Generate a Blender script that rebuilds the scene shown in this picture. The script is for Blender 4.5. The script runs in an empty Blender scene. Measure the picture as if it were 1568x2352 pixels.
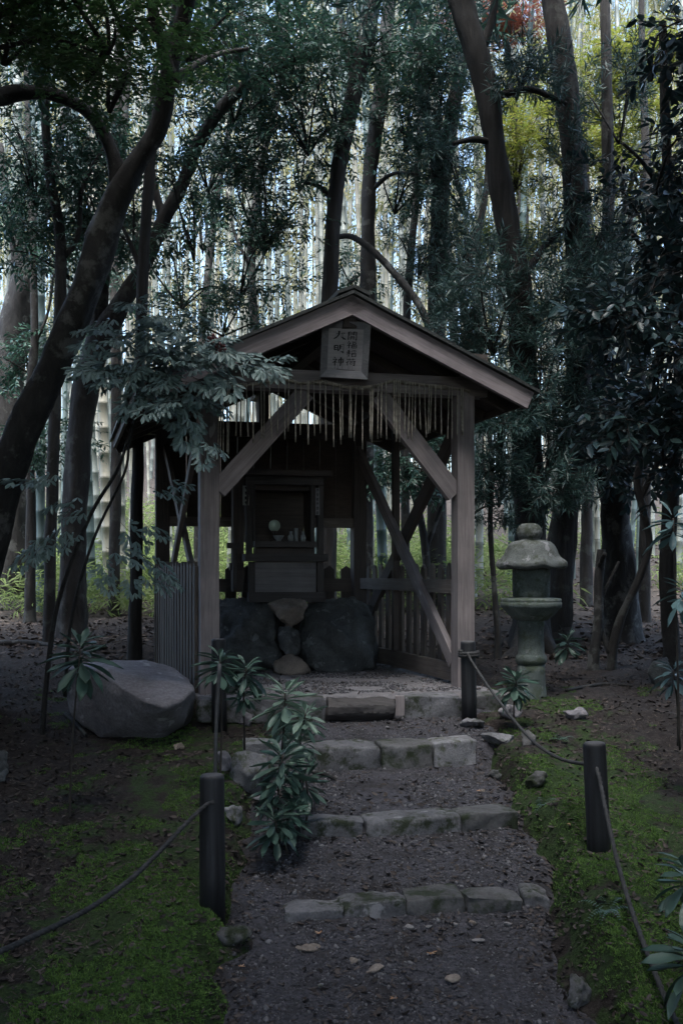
import bpy, bmesh, math, random
import numpy as np
from mathutils import Vector, Matrix, noise, Quaternion

random.seed(7)
RNG = np.random.default_rng(11)
R = math.radians
SC = bpy.context.scene
COL = SC.collection
F, CX, HY, EYE = 2300.0, 784.0, 1315.0, 1.5      # focal length, principal column, horizon row (1568 x 2352 frame), eye height


def P(x, y, d):
    """Point of the place seen at column x, row y at depth d."""
    return Vector(((x - CX) / F * d, d, EYE - (y - HY) / F * d))


# ------------------------------------------------------------------ scene helpers
def tag(o, label=None, cat=None, group=None, kind=None):
    if label: o['label'] = label
    if cat: o['category'] = cat
    if group: o['group'] = group
    if kind: o['kind'] = kind
    return o


def setparent(o, parent):
    if parent is not None:
        o.parent = parent
        chain = Vector(parent.location)
        m = Matrix.Identity(4)
        p = parent
        ms = []
        while p is not None:
            ms.append(p.matrix_parent_inverse @ p.matrix_basis)
            p = p.parent
        for k in reversed(ms):
            m = m @ k
        o.matrix_parent_inverse = m.inverted()
    return o


def thing(name, loc, label, cat, group=None):
    o = bpy.data.objects.new(name, None)
    COL.objects.link(o)
    o.location = loc
    o.empty_display_size = .1
    return tag(o, label, cat, group)


def mesh_obj(name, V, T, mats, parent=None, smooth=False, mi=None, quads=None):
    """V (n,3) array, T (m,3) triangles; optional quads (k,4)."""
    V = np.asarray(V, dtype=np.float32).reshape(-1, 3)
    T = np.asarray(T, dtype=np.int32).reshape(-1, 3)
    Qd = np.asarray(quads if quads is not None else [], dtype=np.int32).reshape(-1, 4)
    me = bpy.data.meshes.new(name)
    me.vertices.add(len(V)); me.vertices.foreach_set('co', V.ravel())
    nl = len(T) * 3 + len(Qd) * 4
    me.loops.add(nl)
    me.loops.foreach_set('vertex_index', np.concatenate([T.ravel(), Qd.ravel()]).astype(np.int32))
    npoly = len(T) + len(Qd)
    me.polygons.add(npoly)
    st = np.concatenate([np.arange(len(T)) * 3, len(T) * 3 + np.arange(len(Qd)) * 4]).astype(np.int32)
    me.polygons.foreach_set('loop_start', st)
    if mi is not None:
        me.polygons.foreach_set('material_index', np.asarray(mi, dtype=np.int32))
    if smooth:
        me.polygons.foreach_set('use_smooth', np.ones(npoly, dtype=bool))
    me.update(calc_edges=True)
    for m in (mats if isinstance(mats, (list, tuple)) else [mats]):
        me.materials.append(m)
    o = bpy.data.objects.new(name, me)
    COL.objects.link(o)
    setparent(o, parent)
    return o


def bm_obj(name, bm, mat, parent=None, smooth=False):
    me = bpy.data.meshes.new(name)
    bmesh.ops.recalc_face_normals(bm, faces=bm.faces[:])
    if smooth:
        for f in bm.faces: f.smooth = True
    bm.to_mesh(me); bm.free()
    for m in (mat if isinstance(mat, (list, tuple)) else [mat]):
        me.materials.append(m)
    o = bpy.data.objects.new(name, me)
    COL.objects.link(o)
    setparent(o, parent)
    return o


def frame_of(x, up=Vector((0, 0, 1))):
    x = x.normalized()
    y = up.cross(x)
    if y.length < 1e-4: y = Vector((0, 1, 0)).cross(x)
    y.normalize()
    z = x.cross(y)
    return Matrix((x, y, z)).transposed()


def beam(name, p0, p1, w, h, mat, parent=None, up=Vector((0, 0, 1)), ch=.005, taper=1., point=0., wob=.0015):
    """Chamfered timber from p0 to p1 (local X along the grain); w across, h along up."""
    p0, p1 = Vector(p0), Vector(p1)
    L = (p1 - p0).length
    bm = bmesh.new()
    n = max(2, int(L / .25))
    rings = []
    for i in range(n + 1):
        t = i / n
        k = 1 + (taper - 1) * t
        wy, wz = w / 2 * k, h / 2 * k
        j = Vector((0, random.uniform(-wob, wob), random.uniform(-wob, wob)))
        rings.append([bm.verts.new(Vector((L * t, sy * wy, sz * wz)) + j) for sy, sz in ((-1, -1), (1, -1), (1, 1), (-1, 1))])
    for a, b in zip(rings, rings[1:]):
        for k in range(4):
            bm.faces.new((a[k], a[(k + 1) % 4], b[(k + 1) % 4], b[k]))
    bm.faces.new(rings[0][::-1])
    if point:
        tip1 = bm.verts.new((L + point, 0, -h / 2)); tip2 = bm.verts.new((L + point, 0, h / 2))
        r = rings[-1]
        bm.faces.new((r[0], r[1], tip1)); bm.faces.new((r[2], r[3], tip2))
        bm.faces.new((r[1], r[2], tip2, tip1)); bm.faces.new((r[3], r[0], tip1, tip2))
    else:
        bm.faces.new(rings[-1])
    if ch:
        es = [e for e in bm.edges if e.calc_face_angle(0) > .6]
        bmesh.ops.bevel(bm, geom=es, offset=ch, segments=1, affect='EDGES')
    o = bm_obj(name, bm, mat)
    o.matrix_basis = Matrix.Translation(p0) @ frame_of(p1 - p0, up).to_4x4()
    setparent(o, parent)
    return o


def tube_arrays(pts, rad, seg=12, rough=0., fs=3., seed=0., twist=None, ends=True):
    pts = [Vector(p) for p in pts]
    V = []
    ref = None
    s = 0.
    for i, p in enumerate(pts):
        t = (pts[min(i + 1, len(pts) - 1)] - pts[max(i - 1, 0)]).normalized()
        if i: s += (p - pts[i - 1]).length
        if ref is None:
            ref = t.orthogonal().normalized()
        ref = (ref - t * ref.dot(t)).normalized()
        b = t.cross(ref)
        for k in range(seg):
            a = 2 * math.pi * k / seg
            d = ref * math.cos(a) + b * math.sin(a)
            r = rad[i]
            if rough:
                q = Vector((p.x, p.y, p.z * .35)) * fs + d * r * fs * 1.5 + Vector((seed, 0, 0))
                r *= 1 + rough * noise.noise(q) + rough * .5 * noise.noise(q * 2.7)
            if twist:
                r *= .8 + .42 * abs(math.cos(1.5 * a - twist * s))
            V.append(p + d * r)
    Q = []
    for i in range(len(pts) - 1):
        for k in range(seg):
            Q.append((i * seg + k, i * seg + (k + 1) % seg, (i + 1) * seg + (k + 1) % seg, (i + 1) * seg + k))
    T = []
    if ends:
        V.append(pts[0]); V.append(pts[-1])
        c0, c1 = len(V) - 2, len(V) - 1
        m = (len(pts) - 1) * seg
        for k in range(seg):
            T.append((c0, (k + 1) % seg, k)); T.append((c1, m + k, m + (k + 1) % seg))
    return [tuple(v) for v in V], T, Q


def spline(pts, n=8):
    """Catmull-Rom through (Vector, radius) pairs."""
    out = []
    m = len(pts)
    for i in range(m - 1):
        a, b, c, d = pts[max(i - 1, 0)], pts[i], pts[i + 1], pts[min(i + 2, m - 1)]
        for k in range(n):
            t = k / n
            f = lambda A, B, C_, D: .5 * ((2 * B) + (C_ - A) * t + (2 * A - 5 * B + 4 * C_ - D) * t * t + (3 * B - A - 3 * C_ + D) * t ** 3)
            out.append((f(a[0], b[0], c[0], d[0]), max(.002, f(a[1], b[1], c[1], d[1]))))
    out.append(pts[-1])
    return out


def tube(name, pts, mat, parent=None, seg=12, n=8, rough=0., fs=3., twist=None, smooth=True):
    sp = spline([(Vector(p), r) for p, r in pts], n)
    V, T, Q = tube_arrays([p for p, r in sp], [r for p, r in sp], seg, rough, fs, random.random() * 50, twist)
    return mesh_obj(name, V, T, mat, parent, smooth, quads=Q)


class Acc:
    """Collects several tubes into one mesh."""
    def __init__(s): s.V, s.T, s.Q = [], [], []
    def add(s, V, T, Q):
        o = len(s.V)
        s.V += list(V); s.T += [tuple(i + o for i in t) for t in T]; s.Q += [tuple(i + o for i in q) for q in Q]
    def tube(s, pts, seg=6, n=5, rough=0.):
        sp = spline([(Vector(p), r) for p, r in pts], n)
        s.add(*tube_arrays([p for p, r in sp], [r for p, r in sp], seg, rough, 6, random.random() * 9))
    def obj(s, name, mat, parent=None, smooth=True):
        return mesh_obj(name, s.V, s.T, mat, parent, smooth, quads=s.Q)


def rock_bm(points, sub=3, rough=.02, fs=5., smooth=1, seed=None, sf=.22):
    """Convex hull of points, subdivided, rounded and roughened."""
    seed = random.random() * 90 if seed is None else seed
    bm = bmesh.new()
    for p in points: bm.verts.new(p)
    r = bmesh.ops.convex_hull(bm, input=bm.verts[:])
    bmesh.ops.delete(bm, geom=[v for v in bm.verts if not v.link_faces], context='VERTS')
    bmesh.ops.triangulate(bm, faces=bm.faces[:])
    size = max((v.co - bm.verts[:][0].co).length for v in bm.verts)
    for k in range(sub):
        lim = size / (3.2 * 1.9 ** k)
        bmesh.ops.subdivide_edges(bm, edges=[e for e in bm.edges if e.calc_length() > lim], cuts=1, use_grid_fill=True)
        bmesh.ops.triangulate(bm, faces=bm.faces[:])
    for _ in range(int(3 * smooth)): bmesh.ops.smooth_vert(bm, verts=bm.verts[:], factor=.5, use_axis_x=True, use_axis_y=True, use_axis_z=True)
    bm.normal_update()
    S = Vector((seed, seed * .7, 3))
    for v in bm.verts:
        q = v.co * fs + S
        d = noise.noise(q) + .5 * noise.noise(q * 2.3) + .3 * noise.noise(q * 5.1) - .6 * max(0, .35 - abs(noise.noise(q * .8 + S)))
        v.co += v.normal * d * rough
    return bm


def ellipsoid_pts(c, rx, ry, rz, n=16, flat=.0):
    out = []
    for _ in range(n):
        d = Vector((random.gauss(0, 1), random.gauss(0, 1), random.gauss(0, 1))).normalized()
        k = random.uniform(.85, 1.1)
        out.append(Vector(c) + Vector((d.x * rx * k, d.y * ry * k, max(-.8, min(1 - flat, d.z)) * rz * k)))
    return out


# ------------------------------------------------------------------ materials
def newmat(name):
    m = bpy.data.materials.new(name); m.use_nodes = True
    nt = m.node_tree
    return m, nt, nt.nodes, nt.links, nt.nodes['Principled BSDF']


def ramp(N, stops):
    r = N.new('ShaderNodeValToRGB')
    e = r.color_ramp.elements
    while len(e) > 1: e.remove(e[-1])
    e[0].position, e[0].color = stops[0][0], (*stops[0][1], 1)
    for p, c in stops[1:]:
        k = e.new(p); k.color = (*c, 1)
    return r


def noisetex(N, L, src, scale, detail=5, rough=.6, mapping=None, dist=0.):
    t = N.new('ShaderNodeTexNoise')
    t.inputs['Scale'].default_value = scale; t.inputs['Detail'].default_value = detail
    t.inputs['Roughness'].default_value = rough; t.inputs['Distortion'].default_value = dist
    if mapping:
        mp = N.new('ShaderNodeMapping'); mp.inputs['Scale'].default_value = mapping
        L.new(src, mp.inputs['Vector']); src = mp.outputs[0]
    L.new(src, t.inputs['Vector'])
    return t.outputs['Fac']


def bump(N, L, b, h, strength, dist):
    n = N.new('ShaderNodeBump'); n.inputs['Strength'].default_value = strength; n.inputs['Distance'].default_value = dist
    L.new(h, n.inputs['Height']); L.new(n.outputs[0], b.inputs['Normal'])


def mixc(N, L, f, a, b, mode='MIX'):
    m = N.new('ShaderNodeMix'); m.data_type = 'RGBA'; m.blend_type = mode
    for s, v in ((m.inputs[0], f), (m.inputs[6], a), (m.inputs[7], b)):
        if hasattr(v, 'links') or hasattr(v, 'is_linked'): L.new(v, s)
        elif isinstance(v, (int, float)): s.default_value = v
        else: s.default_value = (*v, 1)
    return m.outputs[2]


def wood_mat(name, c0, c1, c2, rough=.75, spots=None):
    m, nt, N, L, B = newmat(name)
    tc = N.new('ShaderNodeTexCoord'); oi = N.new('ShaderNodeObjectInfo')
    va = N.new('ShaderNodeVectorMath'); va.operation = 'ADD'
    sc = N.new('ShaderNodeVectorMath'); sc.operation = 'SCALE'
    cb = N.new('ShaderNodeCombineXYZ')
    for i in range(3): L.new(oi.outputs['Random'], cb.inputs[i])
    L.new(cb.outputs[0], sc.inputs[0]); sc.inputs['Scale'].default_value = 37.
    L.new(tc.outputs['Object'], va.inputs[0]); L.new(sc.outputs[0], va.inputs[1])
    g = noisetex(N, L, va.outputs[0], 3., 6, .65, (1., 22., 22.), .6)
    r = ramp(N, [(.25, c0), (.5, c1), (.75, c2)])
    L.new(g, r.inputs[0])
    big = noisetex(N, L, va.outputs[0], 2.2, 4, .6)
    rb = ramp(N, [(.3, (.62, .62, .64)), (.7, (1.15, 1.12, 1.1))]); L.new(big, rb.inputs[0])
    col = mixc(N, L, 1., r.outputs[0], rb.outputs[0], 'MULTIPLY')
    if spots:
        sp = noisetex(N, L, va.outputs[0], 9., 2, .5, (.25, 1., 1.))
        rs = ramp(N, [(.70, (0, 0, 0)), (.72, (1, 1, 1))]); L.new(sp, rs.inputs[0])
        col = mixc(N, L, rs.outputs[0], col, spots)
    L.new(col, B.inputs['Base Color']); B.inputs['Roughness'].default_value = rough
    bump(N, L, B, g, .35, .004)
    return m


def stone_mat(name, c0, c1, c2, lichen=None, moss=None, sc=4., rough=.85, bstr=.5, bdist=.01):
    m, nt, N, L, B = newmat(name)
    tc = N.new('ShaderNodeNewGeometry'); src = tc.outputs['Position']
    g = noisetex(N, L, src, sc, 9, .68, None, .4)
    r = ramp(N, [(.3, c0), (.5, c1), (.7, c2)]); L.new(g, r.inputs[0])
    f = noisetex(N, L, src, sc * 18, 4, .7)
    rf = ramp(N, [(.3, (.7, .7, .7)), (.7, (1.25, 1.25, 1.25))]); L.new(f, rf.inputs[0])
    col = mixc(N, L, 1., r.outputs[0], rf.outputs[0], 'MULTIPLY')
    if lichen:
        a = noisetex(N, L, src, sc * 2.6, 3, .55)
        ra = ramp(N, [(.62, (0, 0, 0)), (.66, (1, 1, 1))]); L.new(a, ra.inputs[0])
        col = mixc(N, L, ra.outputs[0], col, lichen)
    if moss:
        a = noisetex(N, L, src, sc * 1.7, 6, .7)
        ra = ramp(N, [(.5, (0, 0, 0)), (.6, (1, 1, 1))]); L.new(a, ra.inputs[0])
        col = mixc(N, L, ra.outputs[0], col, moss)
    L.new(col, B.inputs['Base Color']); B.inputs['Roughness'].default_value = rough
    ad = N.new('ShaderNodeMath'); ad.operation = 'ADD'; L.new(g, ad.inputs[0])
    mu = N.new('ShaderNodeMath'); mu.operation = 'MULTIPLY'; mu.inputs[1].default_value = .35; L.new(f, mu.inputs[0]); L.new(mu.outputs[0], ad.inputs[1])
    bump(N, L, B, ad.outputs[0], bstr, bdist)
    return m


def leaf_mat(name, cols, rough=.42, trans=.25, tcol=None):
    m, nt, N, L, B = newmat(name)
    g = N.new('ShaderNodeNewGeometry')
    r = ramp(N, [(i / max(1, len(cols) - 1), c) for i, c in enumerate(cols)])
    L.new(g.outputs['Random Per Island'], r.inputs[0])
    L.new(r.outputs[0], B.inputs['Base Color']); B.inputs['Roughness'].default_value = rough
    B.inputs['Specular IOR Level'].default_value = .4
    if trans:
        t = N.new('ShaderNodeBsdfTranslucent'); mx = N.new('ShaderNodeMixShader'); mx.inputs[0].default_value = trans
        if tcol: t.inputs[0].default_value = (*tcol, 1)
        else: L.new(r.outputs[0], t.inputs[0])
        L.new(B.outputs[0], mx.inputs[1]); L.new(t.outputs[0], mx.inputs[2])
        L.new(mx.outputs[0], N['Material Output'].inputs[0])
    return m


def bark_mat(name, c0, c1, c2, st=(1., 1., .22), sc=9., bd=.03, patch=None):
    m, nt, N, L, B = newmat(name)
    tc = N.new('ShaderNodeNewGeometry'); src = tc.outputs['Position']
    g = noisetex(N, L, src, sc, 8, .7, st, .7)
    r = ramp(N, [(.3, c0), (.52, c1), (.72, c2)]); L.new(g, r.inputs[0])
    col = r.outputs[0]
    if patch:
        a = noisetex(N, L, src, 5., 5, .65)
        ra = ramp(N, [(.54, (0, 0, 0)), (.62, (.8, .8, .8))]); L.new(a, ra.inputs[0])
        col = mixc(N, L, ra.outputs[0], col, patch)
    L.new(col, B.inputs['Base Color']); B.inputs['Roughness'].default_value = .9
    bump(N, L, B, g, .7, bd)
    return m


def plain_mat(name, c, rough=.6, metal=0., n=.15):
    m, nt, N, L, B = newmat(name)
    tc = N.new('ShaderNodeNewGeometry')
    f = noisetex(N, L, tc.outputs['Position'], 30., 4, .6)
    r = ramp(N, [(.3, tuple(x * (1 - n * 2) for x in c)), (.7, tuple(x * (1 + n) for x in c))]); L.new(f, r.inputs[0])
    L.new(r.outputs[0], B.inputs['Base Color']); B.inputs['Roughness'].default_value = rough; B.inputs['Metallic'].default_value = metal
    return m


M = {}
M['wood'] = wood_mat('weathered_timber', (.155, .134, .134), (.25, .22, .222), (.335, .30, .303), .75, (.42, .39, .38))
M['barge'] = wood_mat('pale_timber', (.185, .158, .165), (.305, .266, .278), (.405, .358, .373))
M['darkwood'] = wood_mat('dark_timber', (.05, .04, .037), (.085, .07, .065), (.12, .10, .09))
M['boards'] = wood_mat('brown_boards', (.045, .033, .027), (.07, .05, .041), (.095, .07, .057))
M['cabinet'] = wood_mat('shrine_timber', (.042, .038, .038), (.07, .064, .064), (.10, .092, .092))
M['panel'] = wood_mat('grey_panel', (.11, .106, .11), (.165, .16, .165), (.215, .21, .218))
M['fence'] = wood_mat('fence_timber', (.10, .082, .070), (.165, .14, .122), (.23, .20, .178))
M['fence_dark'] = wood_mat('dark_fence_timber', (.06, .047, .038), (.10, .08, .066), (.14, .115, .097))
M['post'] = wood_mat('charred_post', (.008, .0085, .010), (.019, .020, .024), (.042, .043, .05), .6, (.06, .06, .065))
M['board_sign'] = wood_mat('sign_board', (.38, .36, .38), (.47, .45, .47), (.54, .52, .54))
M['frame_sign'] = wood_mat('sign_frame', (.19, .19, .205), (.26, .26, .28), (.32, .32, .34))
M['ink'] = plain_mat('brush_ink', (.02, .021, .026), .8)
M['inkfade'] = plain_mat('faded_ink', (.10, .10, .11), .8)
M['copper'] = plain_mat('dark_roof_sheet', (.05, .055, .055), .55, .3)
M['paper'] = plain_mat('old_paper', (.42, .43, .40), .85)
M['straw'] = plain_mat('straw', (.41, .375, .315), .8, 0, .25)
M['ropestraw'] = plain_mat('straw_rope', (.34, .30, .25), .9, 0, .25)
M['lit_endgrain'] = stone_mat('highlit_end_grain', (.05, .05, .055), (.085, .083, .09), (.13, .128, .135), None, None, 14., .8, .3, .004)  # end grain in paler grey, with the post top highlight in its colour
M['rope'] = plain_mat('dark_rope', (.05, .05, .052), .9, 0, .25)
M['iron'] = plain_mat('rusty_rod', (.10, .10, .105), .6, .3)
M['mirror'] = plain_mat('mirror_painted_reflection', (.40, .50, .42), .5, .35, .03)  # pale green reflection of the outside painted into the base colour
M['china'] = plain_mat('porcelain', (.28, .31, .32), .3, 0, .04)
M['lantern'] = stone_mat('lantern_stone', (.055, .07, .066), (.092, .112, .106), (.13, .15, .143), (.16, .172, .17), (.05, .065, .045), 6., .9, .6, .012)
M['lantern_cap'] = stone_mat('lantern_cap_stone', (.06, .068, .066), (.10, .11, .108), (.15, .155, .156), (.23, .23, .245), (.045, .052, .038), 6., .9, .8, .015)
M['boulder'] = stone_mat('boulder', (.12, .112, .124), (.21, .197, .216), (.30, .285, .31), (.36, .35, .37), None, 3.2, .85, .7, .02)
M['rock_dark'] = stone_mat('dark_rock', (.05, .055, .058), (.09, .097, .10), (.15, .158, .163), (.18, .19, .195), None, 4., .8, .9, .03)
M['rock_tan'] = stone_mat('tan_rock', (.15, .125, .105), (.235, .195, .165), (.32, .275, .24), None, None, 6., .85, .6, .015)
M['step'] = stone_mat('step_stone', (.075, .074, .08), (.13, .128, .138), (.20, .197, .21), (.22, .218, .23), (.026, .034, .018), 4.5, .9, .6, .015)  # dark moss patches also stand in for shade on the step faces
M['step_moss_shade'] = stone_mat('mossy_shaded_step_stone', (.06, .06, .063), (.10, .098, .10), (.15, .148, .155), None, (.022, .031, .014), 3., .9, .6, .015)  # moss, kept dark to paint in the shade of the step faces
M['pale_stone'] = stone_mat('pale_stone', (.13, .13, .138), (.22, .218, .23), (.32, .315, .335), None, (.08, .09, .06), 7., .9, .8, .02)
M['pebble'] = stone_mat('pebble', (.16, .15, .15), (.25, .235, .235), (.35, .33, .32), None, None, 12., .8, .3, .004)
M['bark'] = bark_mat('dark_bark', (.013, .0115, .011), (.027, .0245, .0235), (.055, .05, .048), bd=.05, patch=(.065, .066, .062))
M['bark_pale'] = bark_mat('pale_bark', (.013, .0125, .012), (.028, .0265, .026), (.055, .052, .05), (1, 1, .4), 11., .03, patch=(.12, .12, .115))
M['bark_brown'] = bark_mat('brown_bark', (.009, .0085, .0082), (.019, .0175, .017), (.04, .037, .036), (1, 1, .12), 14., .04)
M['twig'] = plain_mat('twig', (.05, .042, .036), .9)
M['berry'] = plain_mat('berry', (.17, .06, .06), .4)

M['broad'] = leaf_mat('evergreen_leaf', [(0.025, 0.060, 0.040), (0.039, 0.093, 0.062), (0.056, 0.127, 0.084), (0.042, 0.097, 0.091)], .38, .22)
M['podo'] = leaf_mat('needle_leaf', [(0.025, 0.056, 0.048), (0.040, 0.082, 0.072), (0.062, 0.118, 0.099), (0.075, 0.131, 0.137)], .42, .2)
M['camellia'] = leaf_mat('glossy_leaf', [(0.016, 0.033, 0.031), (0.027, 0.053, 0.052), (0.035, 0.066, 0.072), (0.027, 0.045, 0.062)], .35, .12)
M['maple'] = leaf_mat('maple_leaf', [(0.117, 0.148, 0.024), (0.187, 0.209, 0.035), (0.094, 0.135, 0.030), (0.222, 0.197, 0.047)], .6, .5)
M['maple_green'] = leaf_mat('green_maple_leaf', [(0.047, 0.111, 0.036), (0.080, 0.158, 0.050), (0.062, 0.138, 0.065)], .6, .4)
M['maple_red'] = leaf_mat('red_maple_leaf', [(0.234, 0.067, 0.039), (0.292, 0.111, 0.078), (0.188, 0.056, 0.051)], .6, .45)
M['canopy'] = leaf_mat('shade_canopy_leaf', [(.008, .014, .010), (.014, .022, .017)], .6, .12)  # very dark leaves for the added canopy, to cut bounced light
M['nandina'] = leaf_mat('nandina_leaf', [(0.136, 0.206, 0.192), (0.196, 0.277, 0.262), (0.256, 0.340, 0.323), (0.166, 0.237, 0.246)], .4, .12)
M['whorl'] = leaf_mat('shrub_leaf', [(0.041, 0.085, 0.066), (0.062, 0.117, 0.092), (0.097, 0.152, 0.121), (0.048, 0.097, 0.082)], .38, .15)
M['whorl_pale'] = leaf_mat('pale_shrub_leaf', [(0.143, 0.227, 0.176), (0.195, 0.286, 0.221), (0.247, 0.338, 0.273), (0.117, 0.195, 0.156)], .38, .15)
M['whorl_blue'] = leaf_mat('blue_shrub_leaf', [(.07, .13, .14), (.09, .16, .17), (.11, .185, .20)], .4, .12)
M['bamleaf'] = leaf_mat('bamboo_leaf', [(0.220, 0.220, 0.099), (0.308, 0.286, 0.143), (0.165, 0.187, 0.077), (0.363, 0.319, 0.187)], .6, .5)
M['sasa'] = leaf_mat('undergrowth_leaf', [(0.159, 0.229, 0.065), (0.217, 0.302, 0.099), (0.277, 0.354, 0.131), (0.198, 0.239, 0.099)], .6, .5)
M['litter'] = leaf_mat('fallen_leaf', [(.03, .025, .024), (.05, .04, .036), (.08, .062, .056), (.04, .034, .034), (.11, .09, .082), (.035, .03, .03)], .85, 0)
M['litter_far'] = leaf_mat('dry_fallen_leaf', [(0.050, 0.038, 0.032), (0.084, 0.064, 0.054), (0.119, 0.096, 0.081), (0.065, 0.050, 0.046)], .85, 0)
M['gravel'] = leaf_mat('gravel_grain', [(.045, .043, .05), (.08, .077, .086), (.125, .12, .132), (.06, .057, .062), (.22, .215, .225)], .85, 0)
M['orange'] = leaf_mat('orange_leaf', [(.34, .15, .07), (.40, .22, .12), (.42, .30, .20)], .7, .1)
M['moss'] = leaf_mat('moss_tuft', [(0.047, 0.096, 0.024), (0.082, 0.163, 0.035), (0.141, 0.251, 0.051), (0.067, 0.118, 0.041)], .8, .2)


def bamboo_mat(name, a, b, c):
    m, nt, N, L, B = newmat(name)
    oi = N.new('ShaderNodeObjectInfo'); tc = N.new('ShaderNodeTexCoord')
    r = ramp(N, [(0, a), (.5, b), (1, c)]); L.new(oi.outputs['Random'], r.inputs[0])
    f = noisetex(N, L, tc.outputs['Object'], 4., 4, .6, (1, 1, .3))
    rf = ramp(N, [(.3, (.84, .84, .84)), (.7, (1.08, 1.08, 1.08))]); L.new(f, rf.inputs[0])
    col = mixc(N, L, 1., r.outputs[0], rf.outputs[0], 'MULTIPLY')
    sx = N.new('ShaderNodeSeparateXYZ'); L.new(tc.outputs['Object'], sx.inputs[0])
    md = N.new('ShaderNodeMath'); md.operation = 'DIVIDE'; md.inputs[1].default_value = .33; L.new(sx.outputs[2], md.inputs[0])
    fr = N.new('ShaderNodeMath'); fr.operation = 'FRACT'; L.new(md.outputs[0], fr.inputs[0])
    rr = ramp(N, [(0, (.55, .55, .55)), (.03, (.6, .6, .6)), (.06, (1, 1, 1)), (.86, (1, 1, 1)), (.93, (1.35, 1.35, 1.35)), (1, (1.3, 1.3, 1.3))]); L.new(fr.outputs[0], rr.inputs[0])
    col = mixc(N, L, 1., col, rr.outputs[0], 'MULTIPLY')
    L.new(col, B.inputs['Base Color']); B.inputs['Roughness'].default_value = .5
    return m


M['culm'] = bamboo_mat('bamboo_culm', (.155, .18, .165), (.24, .255, .225), (.35, .33, .265))
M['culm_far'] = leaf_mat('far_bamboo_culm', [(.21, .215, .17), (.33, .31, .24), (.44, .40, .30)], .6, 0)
M['culm_dark'] = bamboo_mat('dark_bamboo_culm', (.07, .11, .11), (.10, .14, .14), (.14, .17, .16))


def ground_mat():
    m, nt, N, L, B = newmat('forest_floor')
    g = N.new('ShaderNodeNewGeometry'); src = g.outputs['Position']
    at = N.new('ShaderNodeAttribute'); at.attribute_name = 'moss'
    n1 = noisetex(N, L, src, 26., 8, .75)
    r1 = ramp(N, [(.3, (.014, .012, .0115)), (.5, (.034, .028, .026)), (.7, (.075, .062, .058))]); L.new(n1, r1.inputs[0])
    n2 = noisetex(N, L, src, 70., 5, .7)
    r2 = ramp(N, [(.3, (.015, .025, .011)), (.5, (.034, .056, .021)), (.72, (.062, .096, .034))]); L.new(n2, r2.inputs[0])
    n3 = noisetex(N, L, src, 7., 6, .7)
    ad = N.new('ShaderNodeMath'); ad.operation = 'ADD'; L.new(at.outputs['Fac'], ad.inputs[0])
    mu = N.new('ShaderNodeMath'); mu.operation = 'MULTIPLY_ADD'; mu.inputs[1].default_value = 2.4; mu.inputs[2].default_value = -1.2; L.new(n3, mu.inputs[0]); L.new(mu.outputs[0], ad.inputs[1])
    rm = ramp(N, [(.42, (0, 0, 0)), (.62, (1, 1, 1))]); L.new(ad.outputs[0], rm.inputs[0])
    col = mixc(N, L, rm.outputs[0], r1.outputs[0], r2.outputs[0])
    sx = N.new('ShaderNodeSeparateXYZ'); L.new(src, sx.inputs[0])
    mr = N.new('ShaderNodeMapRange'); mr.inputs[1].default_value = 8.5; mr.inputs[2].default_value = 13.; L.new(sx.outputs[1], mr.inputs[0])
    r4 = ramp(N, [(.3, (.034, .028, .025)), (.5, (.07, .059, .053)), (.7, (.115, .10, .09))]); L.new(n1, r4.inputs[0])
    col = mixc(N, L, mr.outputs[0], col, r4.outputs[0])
    L.new(col, B.inputs['Base Color']); B.inputs['Roughness'].default_value = .95
    B.inputs['Specular IOR Level'].default_value = .2
    bump(N, L, B, n2, .8, .02)
    return m


def path_mat():
    m, nt, N, L, B = newmat('gravel_path')
    g = N.new('ShaderNodeNewGeometry'); src = g.outputs['Position']
    n1 = noisetex(N, L, src, 60., 6, .75)
    r1 = ramp(N, [(.3, (.024, .0235, .028)), (.5, (.06, .058, .07)), (.74, (.145, .14, .162))]); L.new(n1, r1.inputs[0])
    n2 = noisetex(N, L, src, 5., 6, .7)
    r2 = ramp(N, [(.46, (0, 0, 0)), (.62, (.8, .8, .8))]); L.new(n2, r2.inputs[0])
    col = mixc(N, L, r2.outputs[0], r1.outputs[0], (.024, .02, .0195))
    L.new(col, B.inputs['Base Color']); B.inputs['Roughness'].default_value = .92
    bump(N, L, B, n1, .9, .012)
    return m


M['ground'] = ground_mat(); M['path'] = path_mat()
M['terrace'] = stone_mat('shrine_gravel', (.12, .115, .12), (.19, .18, .19), (.27, .26, .275), None, None, 9., .95, .9, .015)

# ------------------------------------------------------------------ lie of the land
def interp(t, pts):
    if t <= pts[0][0]: return pts[0][1]
    for (a, b), (c, d) in zip(pts, pts[1:]):
        if t <= c: return b + (d - b) * (t - a) / (c - a)
    return pts[-1][1]


def sm(a, b, t):
    t = max(0., min(1., (t - a) / (b - a)))
    return t * t * (3 - 2 * t)


BASE = [(-60, -.6), (0, -.35), (3.2, .06), (3.9, .19), (4.6, .30), (5.65, .44), (6.45, .58), (7.2, .66), (9, .74), (12, 1.0), (16, 1.6), (24, 3.0), (40, 5.4), (60, 6.6), (260, 7)]
O2 = Vector((-.888, 6.7, 0)); U = Vector((.9763, .2164, 0)); Vv = Vector((-.2706, .9627, 0))
TZ = .70                                               # the shrine's floor


def Q(u, v, z=0.):
    p = O2 + U * u + Vv * v
    return Vector((p.x, p.y, z))


def uv_of(x, y):
    dx, dy = x - O2.x, y - O2.y
    det = U.x * Vv.y - Vv.x * U.y
    return (dx * Vv.y - Vv.x * dy) / det, (U.x * dy - dx * U.y) / det


def path_s(x, y): return y - .15 * x


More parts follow.
